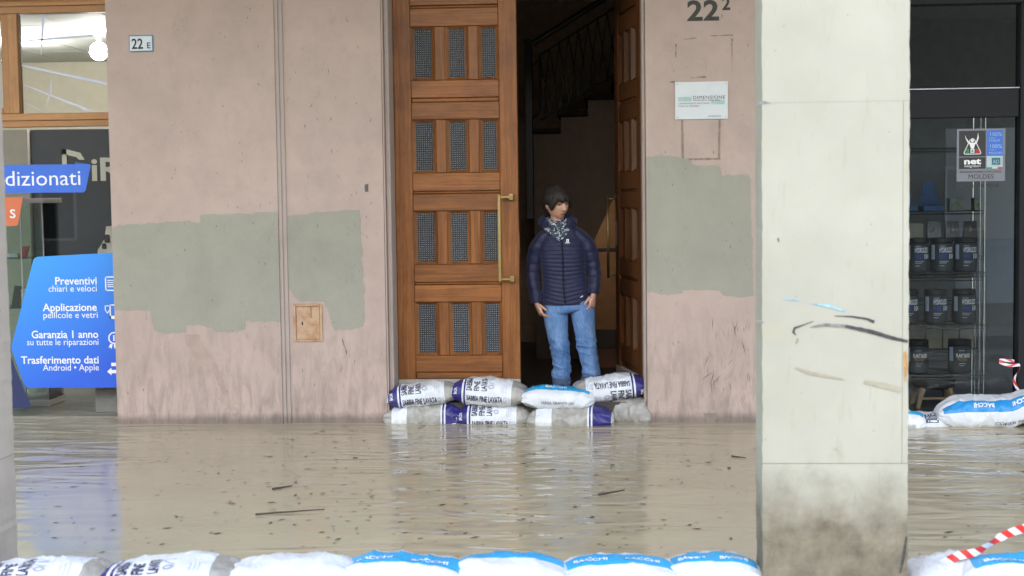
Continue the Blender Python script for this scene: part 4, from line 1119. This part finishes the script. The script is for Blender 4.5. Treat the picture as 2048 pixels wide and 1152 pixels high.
# ================================================================== BARRIER TAPE
def mat_tape():
    t = NT('red_white_tape'); uv = t.n('UVMap'); sx = t.n('SeparateXYZ'); t.l(uv.outputs[0], sx.inputs[0])
    w = t.math('FRACT', t.math('MULTIPLY', t.math('ADD', sx.outputs[0], t.math('MULTIPLY', sx.outputs[1], .55)), 1.0))
    c = t.ramp(w, [(0, (.62, .035, .03)), (.5, (.66, .67, .72))], 'CONSTANT')
    return t.out(c, .3, .5)
tapem = mat_tape()
def tape(label, pts, width, stripe, ups):
    n = 60; v = []; f = []; uv = []; acc = 0; prev = None
    P_ = [Vector(p_) for p_ in pts]
    for i in range(n + 1):
        u = i / n * (len(P_) - 1); k = min(int(u), len(P_) - 2); fr_ = u - k
        a_, b_, c_, d_ = P_[max(k - 1, 0)], P_[k], P_[k + 1], P_[min(k + 2, len(P_) - 1)]
        q = .5 * ((2 * b_) + (c_ - a_) * fr_ + (2 * a_ - 5 * b_ + 4 * c_ - d_) * fr_ ** 2 + (3 * b_ - a_ - 3 * c_ + d_) * fr_ ** 3)
        U = Vector(ups[k]).lerp(Vector(ups[k + 1]), fr_).normalized()
        wv = width * (1 - .0 * i)
        if prev is not None: acc += (q - prev).length
        prev = q
        v += [(q - U * wv / 2)[:], (q + U * wv / 2)[:]]; uv.append(acc / stripe)
    uvs = []
    for i in range(n):
        f.append((2 * i, 2 * i + 2, 2 * i + 3, 2 * i + 1)); uvs += [uv[i], 0, uv[i + 1], 0, uv[i + 1], 1, uv[i], 1]
    me = bpy.data.meshes.new('barrier_tape'); me.from_pydata(v, [], f); me.materials.append(tapem)
    l_ = me.uv_layers.new(name='UVMap'); l_.data.foreach_set('uv', uvs); me.polygons.foreach_set('use_smooth', [True] * n); me.update()
    return tag(link('barrier_tape', me), label, 'tape')
tape('red and white barrier tape rising from the sandbags at lower right', [(1.30, -5.14, .262), (1.36, -5.17, .302), (1.42, -5.2, .325), (1.475, -5.2, .358), (1.515, -5.2, .385), (1.62, -5.2, .425), (1.9, -5.2, .50), (2.4, -5.2, .60)], .034, .058,
     [(0, .5, 1), (0, .3, 1), (0, -.1, 1), (0, -.6, .8), (0, .2, 1), (0, 0, 1), (0, 0, 1), (0, 0, 1)])
tape('small loop of red and white tape at the black shop post', [(3.14, .11, .10), (3.10, .10, .20), (3.06, .10, .30), (3.10, .09, .405), (3.02, .08, .41), (2.95, .08, .435), (2.96, .09, .45), (3.06, .10, .44)], .022, .10,
     [(1, 0, 0), (1, 0, .2), (1, 0, .2), (0, .3, 1), (0, .3, 1), (.3, .2, 1), (0, .3, 1), (0, .3, 1)])

# ================================================================== FLOATING DEBRIS
dm = plain('wet_leaf_bits', (.060, .048, .036), .6, var=.5, sc=8)
R = random.Random(8)
mb = MB()
for _ in range(1250):
    x = R.uniform(-4.7, 3.2); y = -5.2 + 5.1 * R.random() ** 1.0
    if R.random() < .45: x = R.gauss(-1.2, 1.5)
    L = min(.045, abs(R.gauss(.003, .011)) + .005); w = L * R.uniform(.12, .32) + .0024; q = R.gauss(.45, .6)
    c_, s_ = math.cos(q), math.sin(q); z = .004
    pts = [(-L, 0), (-L * .2, -w), (L, -w * .2), (L * .3, w), (-L * .5, w * .7)]
    mb.add([(x + a_ * c_ - b_ * s_, y + a_ * s_ + b_ * c_, z + .002 * R.random()) for a_, b_ in pts], [(0, 1, 2, 3, 4)])
o = mb.build('floating_debris', dm); struct(o, 'stuff'); o['label'] = 'small dark leaf bits floating on the muddy water'
tw = plain('wet_twig', (.075, .055, .038), .6)
for lab, a_, b_, r_ in (('long thin twig floating in the left foreground water', (-1.905, -3.15), (-1.55, -3.02), .006), ('short dark twig floating above the long thin twig', (-1.968, -2.48), (-1.872, -2.38), .008),
                       ('dark twig floating below the right sandbags', (-.04, -2.63), (.11, -2.50), .007), ('short twig floating near the right wall pier', (.825, -1.42), (.91, -1.49), .006), ('pale twig floating between column and right picture border', (2.75, -1.62), (2.90, -1.55), .005)):
    A_, B_ = Vector((*a_, .006)), Vector((*b_, .006)); nrm_ = Vector((-(B_ - A_).y, (B_ - A_).x, 0))
    pts = [A_.lerp(B_, k / 6) + nrm_ * .05 * noise.noise((k * .7, a_[0], 1)) for k in range(7)]
    tag(MB().tube(pts, [r_ * (1 - .09 * k) for k in range(7)], 6).build('twig', tw), lab, 'twig')
for lab, x, y, s_, col_ in (('dark floating leaf clump near the blue reflection', -3.14, -3.72, .022, (.05, .035, .03)), ('grey-green floating leaf before the stone column', .14, -4.02, .03, (.15, .17, .14))):
    pts = [(math.cos(k * PI / 4) * s_ * (1.3 if k % 2 else .8), math.sin(k * PI / 4) * s_ * .5) for k in range(8)]
    mb = MB().add([(x + q[0], y + q[1], .005 + .006 * ((i * 37) % 5) / 5) for i, q in enumerate(pts)] + [(x, y, .012)], [(i, (i + 1) % 8, 8) for i in range(8)])
    tag(mb.build('leaf', plain('leaf_wet', col_, .5)), lab, 'leaf')
# ================================================================== PERSON
PO = Vector((-.28, .50, .15))
person = thing('person', 'woman in navy quilted jacket and blue jeans standing in the doorway looking aside', 'person', PO)
def cr(vals, n):
    """catmull-rom resample of a list of equal-length tuples"""
    out = []; m = len(vals)
    for i in range(n + 1):
        u = i / n * (m - 1); k = min(int(u), m - 2); f = u - k
        P4 = [vals[max(k - 1, 0)], vals[k], vals[k + 1], vals[min(k + 2, m - 1)]]
        out.append(tuple(.5 * (2 * b + (c - a_) * f + (2 * a_ - 5 * b + 4 * c - d) * f * f + (3 * b - a_ - 3 * c + d) * f ** 3) for a_, b, c, d in zip(*P4)))
    return out
def loft(mb, keys, n=40, m=32, disp=None, expo=1.0):
    """keys: (x,y,z,rx,ry); rings perpendicular to the path; disp(p,outward,u,ang)->offset"""
    K = cr(keys, n); pts = [Vector(k[:3]) for k in K]; v = []; f = []
    ref = Vector((1, 0, 0))
    for i, k in enumerate(K):
        t = (pts[min(i + 1, n)] - pts[max(i - 1, 0)]).normalized()
        ax = (ref - t * ref.dot(t)).normalized(); ay = t.cross(ax).normalized()
        if ay.y < 0: ay = -ay
        for j in range(m):
            q = 2 * PI * j / m; c, s_ = math.cos(q), math.sin(q)
            c2 = sg(c, expo); s2 = sg(s_, expo)
            o = ax * c2 * k[3] + ay * s2 * k[4]
            p = pts[i] + o
            if disp: p = p + o.normalized() * disp(p, o, i / n, q)
            v.append(p[:])
    for i in range(n):
        for j in range(m):
            j2 = (j + 1) % m
            f.append((i * m + j, i * m + j2, (i + 1) * m + j2, (i + 1) * m + j))
    f.append(tuple(range(m - 1, -1, -1))); f.append(tuple(n * m + j for j in range(m)))
    mb.add(v, f); return mb
def remesh(mb, voxel, smooth_it=2, fac=.5):
    me = mb.mesh('tmp', [])
    bm = bmesh.new(); bm.from_mesh(me); bmesh.ops.recalc_face_normals(bm, faces=bm.faces[:]); bm.to_mesh(me); bm.free()
    ob = bpy.data.objects.new('tmp', me); COL.objects.link(ob)
    r = ob.modifiers.new('r', 'REMESH'); r.mode = 'VOXEL'; r.voxel_size = voxel; r.use_smooth_shade = True
    if smooth_it:
        sm = ob.modifiers.new('s', 'SMOOTH'); sm.factor = fac; sm.iterations = smooth_it
    dg = bpy.context.evaluated_depsgraph_get()
    res = bpy.data.meshes.new_from_object(ob.evaluated_get(dg))
    bpy.data.objects.remove(ob); bpy.data.meshes.remove(me)
    res.polygons.foreach_set('use_smooth', [True] * len(res.polygons))
    return res

# --- head, in its own frame (face towards -Y), then turned
HM = Matrix.Translation((-.080, -.018, 1.506)) @ Matrix.Scale(1.10, 4) @ Matrix.Rotation(rad(36), 4, 'Z') @ Matrix.Rotation(rad(9), 4, 'X') @ Matrix.Rotation(rad(-5), 4, 'Y')
def g1(x, s): return math.exp(-(x / s) ** 2)
def sstep(a_, b_, x):
    t = min(1, max(0, (x - a_) / (b_ - a_))); return t * t * (3 - 2 * t)
def headshape(d):
    x, y, z = d.x * .073, d.y * .094, d.z * .114
    low = max(0, -d.z)
    x *= 1 - .30 * low ** 1.8
    if y > 0: y *= 1 - .35 * low ** 1.5
    else: y *= 1 - .06 * low
    x *= 1 - .06 * max(0, d.z) ** 2
    fr = sstep(.15, .65, -d.y)
    ax = abs(x)
    dy = 0
    dy += .005 * fr * g1(x, .05) * g1(z - .045, .04)                       # flatter brow
    dy -= .0045 * g1(z - .030, .009) * g1(ax - .028, .022) * fr            # brow ridge
    dy += .0105 * g1(ax - .031, .015) * g1(z - .010, .012) * fr            # eye sockets
    zn = z
    prof = sstep(.030, -.026, zn) if zn > -.026 else max(0, 1 - ((-.026 - zn) / .014) ** 2) if zn > -.040 else 0
    wn = .0075 + .006 * sstep(.0, -.03, zn)
    dy -= (.006 + .019 * prof) * g1(x, wn) * (1 if -.040 < zn < .032 else 0) * fr * sstep(.034, .02, zn) * 1.0
    dy -= .005 * g1(ax - .012, .006) * g1(z + .030, .007) * fr              # nostril wings
    dy -= .005 * g1(ax - .040, .018) * g1(z + .018, .018) * fr              # cheeks
    dy -= .0045 * g1(x, .024) * (g1(z + .055, .005) + g1(z + .067, .006)) * fr   # lips
    dy += .0035 * g1(x, .026) * g1(z + .061, .0028) * fr
    dy -= .006 * g1(x, .020) * g1(z + .096, .014) * fr                      # chin
    return Vector((x, y + dy, z))
def sphere_dirs(nu, nv):
    out = []
    for i in range(nv + 1):
        th = PI * i / nv
        for k in range(nu):
            p = 2 * PI * k / nu; out.append(Vector((math.sin(th) * math.cos(p), math.sin(th) * math.sin(p), math.cos(th))))
    return out
def grid_faces(nu, nv):
    return [(i * nu + k, (i + 1) * nu + k, (i + 1) * nu + (k + 1) % nu, i * nu + (k + 1) % nu) for i in range(nv) for k in range(nu)]
body = MB()
nu, nv = 120, 90
body.add([(HM @ headshape(d))[:] for d in sphere_dirs(nu, nv)], grid_faces(nu, nv))
# ears
for s_ in (-1, 1):
    ev = []
    for d in sphere_dirs(16, 12):
        q = Vector((d.x * .009, d.y * .018, d.z * .031)); q.x += s_ * .004 * (d.y * d.y + d.z * d.z)
        q = Matrix.Rotation(rad(18) * s_, 3, 'Z') @ q
        ev.append((HM @ (q + Vector((s_ * .0735, .008, -.006))))[:])
    body.add(ev, grid_faces(16, 12))
    er = [HM @ Vector((s_ * (.078 + .004 * math.sin(k / 8 * PI)), .008 + .016 * math.sin(-2.2 + k * .62), -.004 + .027 * math.cos(-2.2 + k * .62))) for k in range(9)]
    body.tube(er, .004, 8)
loft(body, [(-.075, .015, 1.26, .055, .05), (-.08, .012, 1.36, .052, .05), (-.082, .008, 1.44, .052, .055), (-.082, .0, 1.50, .05, .055)], 12, 24)
loft(body, [(-.02, 0, .66, .13, .09), (-.02, 0, .80, .15, .10), (-.03, 0, .95, .13, .09), (-.045, 0, 1.15, .15, .10), (-.055, 0, 1.27, .14, .08), (-.07, .01, 1.32, .07, .05)], 24, 32)
ARM_L = [(-.185, .0, 1.235), (-.258, .005, 1.145), (-.277, .012, 1.0), (-.276, -.015, .88), (-.250, -.045, .735)]
ARM_R = [(.095, .0, 1.240), (.172, .005, 1.15), (.197, .012, 1.01), (.207, -.02, .905), (.200, -.055, .800)]
for A_ in (ARM_L, ARM_R):
    loft(body, [(*p_, r_, r_) for p_, r_ in zip(A_, (.05, .045, .038, .036, .027))], 24, 20)
for k in ((-.10, -.075, -.065), (.10, .137, .172)):
    loft(body, [(k[0], 0, .72, .08, .08), (k[1], 0, .40, .055, .055), (k[1], 0, .36, .05, .052), (k[2], .01, .12, .04, .042), (k[2], .01, .03, .036, .05)], 20, 20)
def hand(wrist, d, pn, size=1.0, curl=(18, 30, 22), spread=.5):
    """d = pointing direction, pn = palm normal (fingers curl towards it)"""
    d = Vector(d).normalized(); pn = Vector(pn); pn = (pn - d * pn.dot(d)).normalized(); th = None
    return d, pn
def build_hand(mb, wrist, d, pn, thumb_sign, curls):
    w = Vector(wrist); d = Vector(d).normalized(); pn = Vector(pn); pn = (pn - d * pn.dot(d)).normalized()
    sd_ = d.cross(pn).normalized() * thumb_sign      # towards the thumb
    # palm
    n_, m_ = 14, 20; v = []; f = []
    prof = cr([(-.03, .023, .019), (.0, .024, .018), (.025, .031, .0175), (.055, .039, .0165), (.082, .040, .0145), (.094, .036, .010)], n_)
    for u, a_, b_ in prof:
        c = w + d * u
        for j in range(m_):
            q = 2 * PI * j / m_; v.append((c + sd_ * sg(math.cos(q), .8) * a_ + pn * sg(math.sin(q), .85) * b_)[:])
    for i in range(n_):
        for j in range(m_): f.append((i * m_ + j, i * m_ + (j + 1) % m_, (i + 1) * m_ + (j + 1) % m_, (i + 1) * m_ + j))
    f.append(tuple(range(m_ - 1, -1, -1))); f.append(tuple(n_ * m_ + j for j in range(m_))); mb.add(v, f)
    for k, (off, L, r0) in enumerate(((.0300, .072, .0082), (.0098, .080, .0084), (-.0105, .075, .0080), (-.0295, .060, .0072))):
        p_ = w + d * (.080 - .004 * abs(k - 1)) + sd_ * off; ang = 0; pts = [p_]; rs = [r0 * 1.05]
        fan = sd_ * (off * 2.0)
        for seg, (fr_, cu) in enumerate(zip((.44, .30, .26), curls[k])):
            ang += rad(cu); dr_ = (d * math.cos(ang) + pn * math.sin(ang) + fan * .9).normalized()
            for h_ in (.5, 1.0):
                pts.append(p_ + dr_ * L * fr_ * h_); rs.append(r0 * (1 - .10 * (seg + h_)))
            p_ = pts[-1]
        pts.append(p_ + dr_ * .004); rs.append(rs[-1] * .55)
        mb.tube(pts, rs, 12)
    b_ = w + d * .022 + sd_ * .026 + pn * .006
    t1 = (d * .78 + sd_ * .52 + pn * .35).normalized(); t2 = (d * .92 + sd_ * .12 + pn * .38).normalized()
    mb.tube([b_, b_ + t1 * .024, b_ + t1 * .044, b_ + t1 * .044 + t2 * .016, b_ + t1 * .044 + t2 * .030, b_ + t1 * .044 + t2 * .034], [.014, .0125, .0105, .0098, .0082, .004], 12)
cl = [(16, 26, 18), (20, 32, 22), (24, 36, 26), (28, 40, 28)]
build_hand(body, (-.247, -.050, .722), (.40, -.22, -.90), (.85, .35, .30), 1, cl)
build_hand(body, (.198, -.060, .788), (-.16, -.18, -1.0), (-.80, .45, -.1), -1, cl)
bme = remesh(body, .0032, 2, .4)
skin = NT('skin'); sv = skin.obj()
sc = skin.mix(skin.ramp(skin.noise(sv, 22, 4), [(.35, 0), (.7, 1)]), (.50, .28, .20), (.56, .335, .25))
skin.b.inputs['Subsurface Weight'].default_value = .12
skin.b.inputs['Subsurface Radius'].default_value = (.01, .004, .002)
skin.b.inputs['Subsurface Scale'].default_value = .5
skin = skin.out(sc, .48, .4)
lipm = plain('lip', (.33, .12, .10), .45); browm = plain('brow', (.05, .035, .03), .7); lidm_ = plain('eyelid', (.30, .15, .11), .5)
for m_ in (skin, lipm, browm, lidm_): bme.materials.append(m_)
HI = HM.inverted()
mi = []
for pl in bme.polygons:
    q = HI @ pl.center; k = 0
    if q.y < -.05 and abs(q.x) < .06 and abs(q.z) < .11:
        if abs(q.x) < .023 - abs(q.z + .061) * .9 and -.071 < q.z < -.0515: k = 1
        elif .024 < q.z < .032 and .014 < abs(q.x) < .050: k = 2
        elif abs(abs(q.x) - .031) < .0135 and abs(q.z - .0085 + 22 * (abs(q.x) - .031) ** 2) < .0022: k = 2
        elif abs(abs(q.x) - .031) < .015 and .009 < q.z < .017: k = 3
    mi.append(k)
bme.polygons.foreach_set('material_index', mi)
bo = link('body', bme, person)
# eyes: narrow glint of the eyeball under the lid
for s_ in (-1, 1):
    c0 = HM @ Vector((s_ * .031, -.0755, .0055))
    ev = [(HM.to_3x3() @ Vector((d.x * .0115, d.y * .006, d.z * .0035)) + c0)[:] for d in sphere_dirs(14, 10)]
    MB().add(ev, grid_faces(14, 10)).build('eye', plain('eyeball', (.10, .07, .06), .15), person, smooth=True)

# --- jacket
PITCH = .0335
def cxz(z): return -.02 + (z - .72) * -.055
def quilt(p, o, u, q):
    x = p.x - cxz(p.z); front = -p.y
    s_ = sstep(1.235, 1.215, p.z) * sstep(.70, .73, p.z)
    zz = p.z + .28 * abs(x) * sstep(1.2, .8, p.z) * -1 + .06 * abs(x) + .004 * noise.noise((p.x * 9, p.y * 9, p.z * 3))
    b_ = abs(math.sin(PI * zz / PITCH)) ** .6
    w_ = .0035 * noise.noise((p.x * 30, p.y * 30, p.z * 22))
    zipd = -.008 * g1(x, .010) if front > 0 else 0
    fold = .006 * noise.noise((p.x * 7, p.y * 7, p.z * 8 + 3))
    return s_ * (.0095 * b_ - .004) + w_ * .8 + fold + zipd
jk = MB()
loft(jk, [(-.020, .0, .712, .185, .130), (-.020, .0, .74, .190, .134), (-.022, .0, .82, .184, .130), (-.030, .0, .91, .174, .122), (-.034, .0, 1.0, .176, .122), (-.039, .0, 1.1, .183, .124),
          (-.045, .0, 1.2, .176, .116), (-.050, .004, 1.26, .156, .100), (-.056, .008, 1.30, .128, .088), (-.066, .012, 1.335, .105, .078), (-.078, .014, 1.36, .075, .07)], 150, 120, quilt, .92)
def squilt(amp, pit):
    def f_(p, o, u, q):
        b_ = abs(math.sin(PI * (u * 9.5 + .1 * math.sin(q)))) ** .6
        return amp * (b_ - .55) * sstep(.12, .25, u) + .006 * noise.noise((p.x * 16, p.y * 16, p.z * 14)) + .003 * noise.noise((p.x * 40, p.y * 40, p.z * 40))
    return f_
loft(jk, [(-.130, .006, 1.280, .05, .07), (-.190, .004, 1.238, .056, .072), (-.250, .004, 1.15, .058, .068), (-.274, .012, 1.03, .054, .060), (-.280, .0, .94, .051, .055), (-.272, -.022, .85, .047, .050), (-.254, -.044, .755, .043, .045), (-.250, -.048, .730, .040, .042)], 110, 48, squilt(.006, 1))
loft(jk, [(.040, .006, 1.285, .05, .07), (.098, .004, 1.245, .056, .072), (.163, .004, 1.16, .060, .069), (.193, .012, 1.05, .056, .062), (.205, .0, .96, .053, .057), (.208, -.024, .895, .050, .053), (.202, -.048, .825, .046, .048), (.200, -.055, .798, .043, .045)], 110, 48, squilt(.006, 1))
# hood lying round the neck
hp = []
for k in range(15):
    q = rad(-52 + k * (284 / 14)); z = 1.335 + .055 * (.5 + .5 * math.sin(q))
    hp.append((-.078 + .118 * math.cos(q), .020 + .098 * math.sin(q), z, .042 - .014 * abs(k - 7) / 7, .050 - .022 * abs(k - 7) / 7))
hv = [Vector(h_[:3]) for h_ in hp]
jk.tube([h_[:3] for h_ in cr(hp, 50)], [.047 - .016 * abs(i - 25) / 25 + .004 * math.sin(i * 1.3) for i in range(51)], 20)
jme = remesh(jk, .0042, 3, .5)
t = NT('navy_nylon'); v = t.obj()
c = t.ramp(t.noise(v, 9, 5), [(.3, (.0085, .010, .042)), (.7, (.014, .017, .062))])
t.bump(t.noise(t.obj((1, 1, 2.2)), 60, 4, .6, .8), .35, .006)
t.b.inputs['Sheen Weight'].default_value = .15
jkm = t.out(c, .5, .35)
jme.materials.append(jkm); jo = link('jacket', jme, person)
# zip, chest emblem, hem tab: laid on the jacket front by ray casting
jo_b = None
from mathutils.bvhtree import BVHTree
bv = BVHTree.FromPolygons([v_.co[:] for v_ in jme.vertices], [p_.vertices[:] for p_ in jme.polygons])
def on_front(x, z, off=.002):
    h = bv.ray_cast(Vector((x, -1, z)), Vector((0, 1, 0)))
    return h[0].y - off if h[0] else -.13
zv = []; zf = []
N_ = 60
for i in range(N_ + 1):
    z = .722 + (1.235 - .722) * i / N_; x = cxz(z) - .005 * math.sin(i * .1)
    y = min(on_front(x - .005, z), on_front(x + .005, z), on_front(x, z))
    zv += [(x - .005, y, z), (x + .005, y, z)]
    if i: zf.append((2 * i - 2, 2 * i - 1, 2 * i + 1, 2 * i))
MB().add(zv, zf).build('zipper', plain('zip_black', (.006, .006, .014), .7, .2), jo)
def emblem(polys, name):
    m_ = MB()
    for q in polys: m_.add([(x, on_front(x, z, .004), z) for x, z in q], [tuple(range(len(q)))])
    m_.build(name, M['print_white'], jo)
ex, ez = .002, 1.216
emblem([rect(ex - .010, ez - .008, ex - .003, ez + .009), rect(ex + .003, ez - .008, ex + .009, ez + .009), rect(ex - .010, ez + .009, ex + .009, ez + .014), rect(ex - .003, ez - .008, ex + .003, ez - .002), rect(ex - .020, ez - .017, ex + .019, ez - .012)], 'chest_emblem')
emblem([[(.098, .772), (.118, .784), (.116, .790), (.096, .778)]], 'hem_tab')

# --- jeans
def denim(p, o, u, q):
    z = p.z
    k = g1(z - .395, .06) + .9 * g1(z - .15, .11) + .35 * g1(z - .27, .06) + .12
    a_ = math.sin(z * 95 + 2.2 * math.sin(q + 1) + 3 * noise.noise((p.x * 10, p.y * 10, z * 5))) 
    b_ = noise.noise((p.x * 11, p.y * 11, z * 15)); c_ = noise.noise((p.x * 22, p.y * 16, z * 38 + 12 * p.x))
    rd_ = max(0, 1 - 2.6 * abs(noise.noise((p.x * 8 + 4, p.y * 8, z * 17 + 9 * p.x)))) ** 2
    return k * (.011 * b_ + .006 * c_ + .012 * rd_ - .003)
jn = MB()
loft(jn, [(-.02, .0, .86, .150, .11), (-.012, .0, .78, .178, .122), (-.002, .0, .71, .196, .128), (.004, .0, .665, .190, .122), (.008, .0, .645, .12, .08)], 40, 80, denim)
loft(jn, [(-.100, .0, .715, .090, .108), (-.100, -.002, .62, .096, .106), (-.090, -.006, .50, .086, .093), (-.076, -.012, .41, .077, .083), (-.072, -.006, .36, .076, .080), (-.062, .006, .26, .071, .078), (-.058, .006, .16, .069, .076), (-.058, .004, .075, .068, .074)], 130, 64, denim)
loft(jn, [(.108, .0, .715, .096, .108), (.116, -.002, .62, .094, .106), (.128, -.006, .50, .084, .093), (.136, -.012, .41, .077, .083), (.145, -.006, .36, .077, .080), (.163, .006, .26, .072, .078), (.172, .006, .16, .069, .076), (.173, .004, .10, .068, .074)], 130, 64, denim)
dme = remesh(jn, .005, 2, .4)
t = NT('denim'); v = t.obj()
thigh = t.n('SeparateXYZ'); t.l(v, thigh.inputs[0])
fade = t.ramp(t.noise(t.obj((3, 3, 1.2)), 3.2, 5, .6), [(.35, (.085, .18, .40)), (.68, (.19, .32, .56))])
sl_ = t.ramp(t.noise(t.obj((1, 1, .15)), 160, 2), [(.4, .82), (.6, 1.08)])
c = t.mix(1.0, fade, sl_, 'MULTIPLY')
t.bump(t.noise(t.obj((1, 1, 1.6)), 30, 5, .65, .6), .4, .008)
jdm = t.out(c, .8, .25)
dme.materials.append(jdm); do = link('jeans', dme, person)
cuffm = plain('denim_inside', (.070, .105, .19), .85, var=.15, sc=60)
for (x, z0, z1) in ((-.060, .045, .135), (.174, .085, .155)):
    cf = MB(); loft(cf, [(x, .004, z0, .066, .073), (x, .004, z0 + .01, .072, .079), (x, .005, (z0 + z1) / 2, .073, .080), (x, .005, z1 - .006, .073, .080), (x, .005, z1, .068, .075)], 14, 48, lambda p, o, u, q: .004 * noise.noise((p.x * 20, p.y * 20, p.z * 20)))
    cf.build('cuff', cuffm, do, smooth=True)
# --- shoes
shm = plain('shoe_dark', (.03, .03, .034), .6)
for x in (-.06, .172):
    sh = MB(); v = []
    for d in sphere_dirs(28, 18):
        yy = d.y * .125; wz = .046 * (1 - .18 * d.y) if d.y > 0 else .046 * (1 + .05 * d.y)
        v.append((x + d.x * wz, -.035 + yy, max(-.0, .045 + d.z * (.045 if d.y < 0 else .06))))
    sh.add(v, grid_faces(28, 18)); sh.build('shoe', shm, person, smooth=True)
# --- scarf
sm_ = NT('patterned_scarf'); v = sm_.obj()
vo = sm_.n('TexVoronoi'); vo.inputs['Scale'].default_value = 80; vo.inputs['Randomness'].default_value = 1
wv = sm_.n('VectorMath', operation='ADD'); nz_ = sm_.n('TexNoise'); nz_.inputs['Scale'].default_value = 30; sm_.l(v, nz_.inputs['Vector'])
sc3 = sm_.n('VectorMath', operation='SCALE'); sm_.l(nz_.outputs['Color'], sc3.inputs[0]); sc3.inputs['Scale'].default_value = .05
sm_.l(v, wv.inputs[0]); sm_.l(sc3.outputs[0], wv.inputs[1]); sm_.l(wv.outputs[0], vo.inputs['Vector'])
pc = sm_.ramp(vo.outputs['Distance'], [(.36, (.56, .62, .68)), (.50, (.035, .045, .075))])
c = sm_.mix(sm_.ramp(sm_.noise(v, 40, 2), [(.45, 0), (.55, 1)]), pc, (.05, .06, .085))
scm = sm_.out(c, .85, .2)
sf = MB(); nu, nv = 64, 26; v = []; f = []
for i in range(nv + 1):
    u = i / nv
    for k in range(nu):
        q = 2 * PI * k / nu; fr = max(0, -math.sin(q)) ** 3
        r = .066 + .036 * u + .010 * math.sin(u * PI * 3 + 1.5 * math.sin(q)) + .005 * noise.noise((math.cos(q) * 3, math.sin(q) * 3, u * 5)) - .02 * fr * max(0, u - .6)
        z = 1.392 + .022 * math.sin(q) - u * (.070 + .080 * fr) + .006 * noise.noise((math.cos(q) * 2, math.sin(q) * 2, 7))
        tw_ = .02 * u * fr
        v.append((-.080 + .022 * fr * u + r * math.cos(q) * (1 - .45 * fr * max(0, u - .5)), -.010 + r * 1.04 * math.sin(q), z))
for i in range(nv):
    for k in range(nu):
        f.append((i * nu + k, i * nu + (k + 1) % nu, (i + 1) * nu + (k + 1) % nu, (i + 1) * nu + k))
so2 = sf.add(v, f).build('scarf', scm, person, smooth=True)
md = so2.modifiers.new('t', 'SOLIDIFY'); md.thickness = .006

# --- hair: a layered cap with a fringe
hairm = NT('dark_hair'); hv_ = hairm.obj()
hc = hairm.ramp(hairm.noise(hairm.obj((1, 1, .25)), 120, 3, .6, .5), [(.35, (.012, .009, .008)), (.75, (.040, .031, .027))])
hairm.bump(hairm.noise(hairm.obj((1, 1, .2)), 150, 3), .4, .004)
hairm = hairm.out(hc, .6, .35)
hr = MB()
nu, nv = 140, 70
dirs = sphere_dirs(nu, nv)
def hairline(az):
    """lowest height (head frame) that hair reaches, az = 0 at the face"""
    a_ = abs(az)
    if a_ < .70: return .054 + .010 * math.sin(az * 9 + 1) + .008 * math.sin(az * 23)
    if a_ < 1.12: return .054 - (a_ - .70) / .42 * .068
    if a_ < 1.32: return -.014 + (a_ - 1.12) / .20 * .036
    if a_ < 1.95: return .022
    if a_ < 2.35: return .022 - (a_ - 1.95) / .4 * .100
    return -.078
vals = []
for d in dirs:
    p_ = headshape(d); az = math.atan2(p_.x, -p_.y)
    th = .016 + .012 * max(0, d.z) ** 2 - .006 * sstep(.5, .9, abs(d.x)) * sstep(.4, 0, d.z) + .007 * noise.noise((d.x * 3, d.y * 3, d.z * 2)) + (.005 * noise.noise((az * 20, d.z * 3, 4))) * sstep(.97, .8, abs(d.z))
    base = Vector((d.x * .073, d.y * .094, d.z * .114)); low = max(0, -d.z)
    q = Vector((base.x * (1 - .12 * low), base.y * (1 - .25 * low if base.y > 0 else 1), base.z))
    q = q + Vector((d.x, d.y, d.z * .9)) * th
    if d.y > .2: q += Vector((0, .012, .004)) * g1(d.z - .25, .5)
    hl = hairline(az) + .004 * noise.noise((az * 30, 1, 1))
    vals.append((HM @ q, p_.z if True else 0, hl, q.z))
keep = [v_[3] > v_[2] for v_ in vals]
faces = [fc for fc in grid_faces(nu, nv) if all(keep[i] for i in fc)]
hr.add([v_[0][:] for v_ in vals], faces)
# inner rim so the cap has thickness at the hairline
rngh = random.Random(5)
for _ in range(520):
    az = rngh.uniform(-PI, PI); hl = hairline(az)
    top_ = rngh.uniform(.03, .11); pts = []
    for k in range(6):
        zz = hl + top_ * (1 - k / 5) - (.018 * (k / 5) ** 2) * rngh.random()
        zz = min(zz, .100); dz = max(-.98, min(.98, zz / .125)); rr = math.sqrt(1 - dz * dz)
        aa = az + .05 * math.sin(k * .9 + az * 5)
        d = Vector((math.sin(aa) * rr, -math.cos(aa) * rr, dz))
        q = Vector((d.x * (.073 + .010 + .004 * rngh.random()), d.y * (.094 + .013 + .004 * rngh.random()), zz))
        pts.append((HM @ q)[:])
    hr.tube(pts, [.0022, .0026, .0028, .0024, .0018, .0005], 5)
ho = hr.build('hair', hairm, person, smooth=True)
md = ho.modifiers.new('t', 'SOLIDIFY'); md.thickness = .010; md.offset = -1
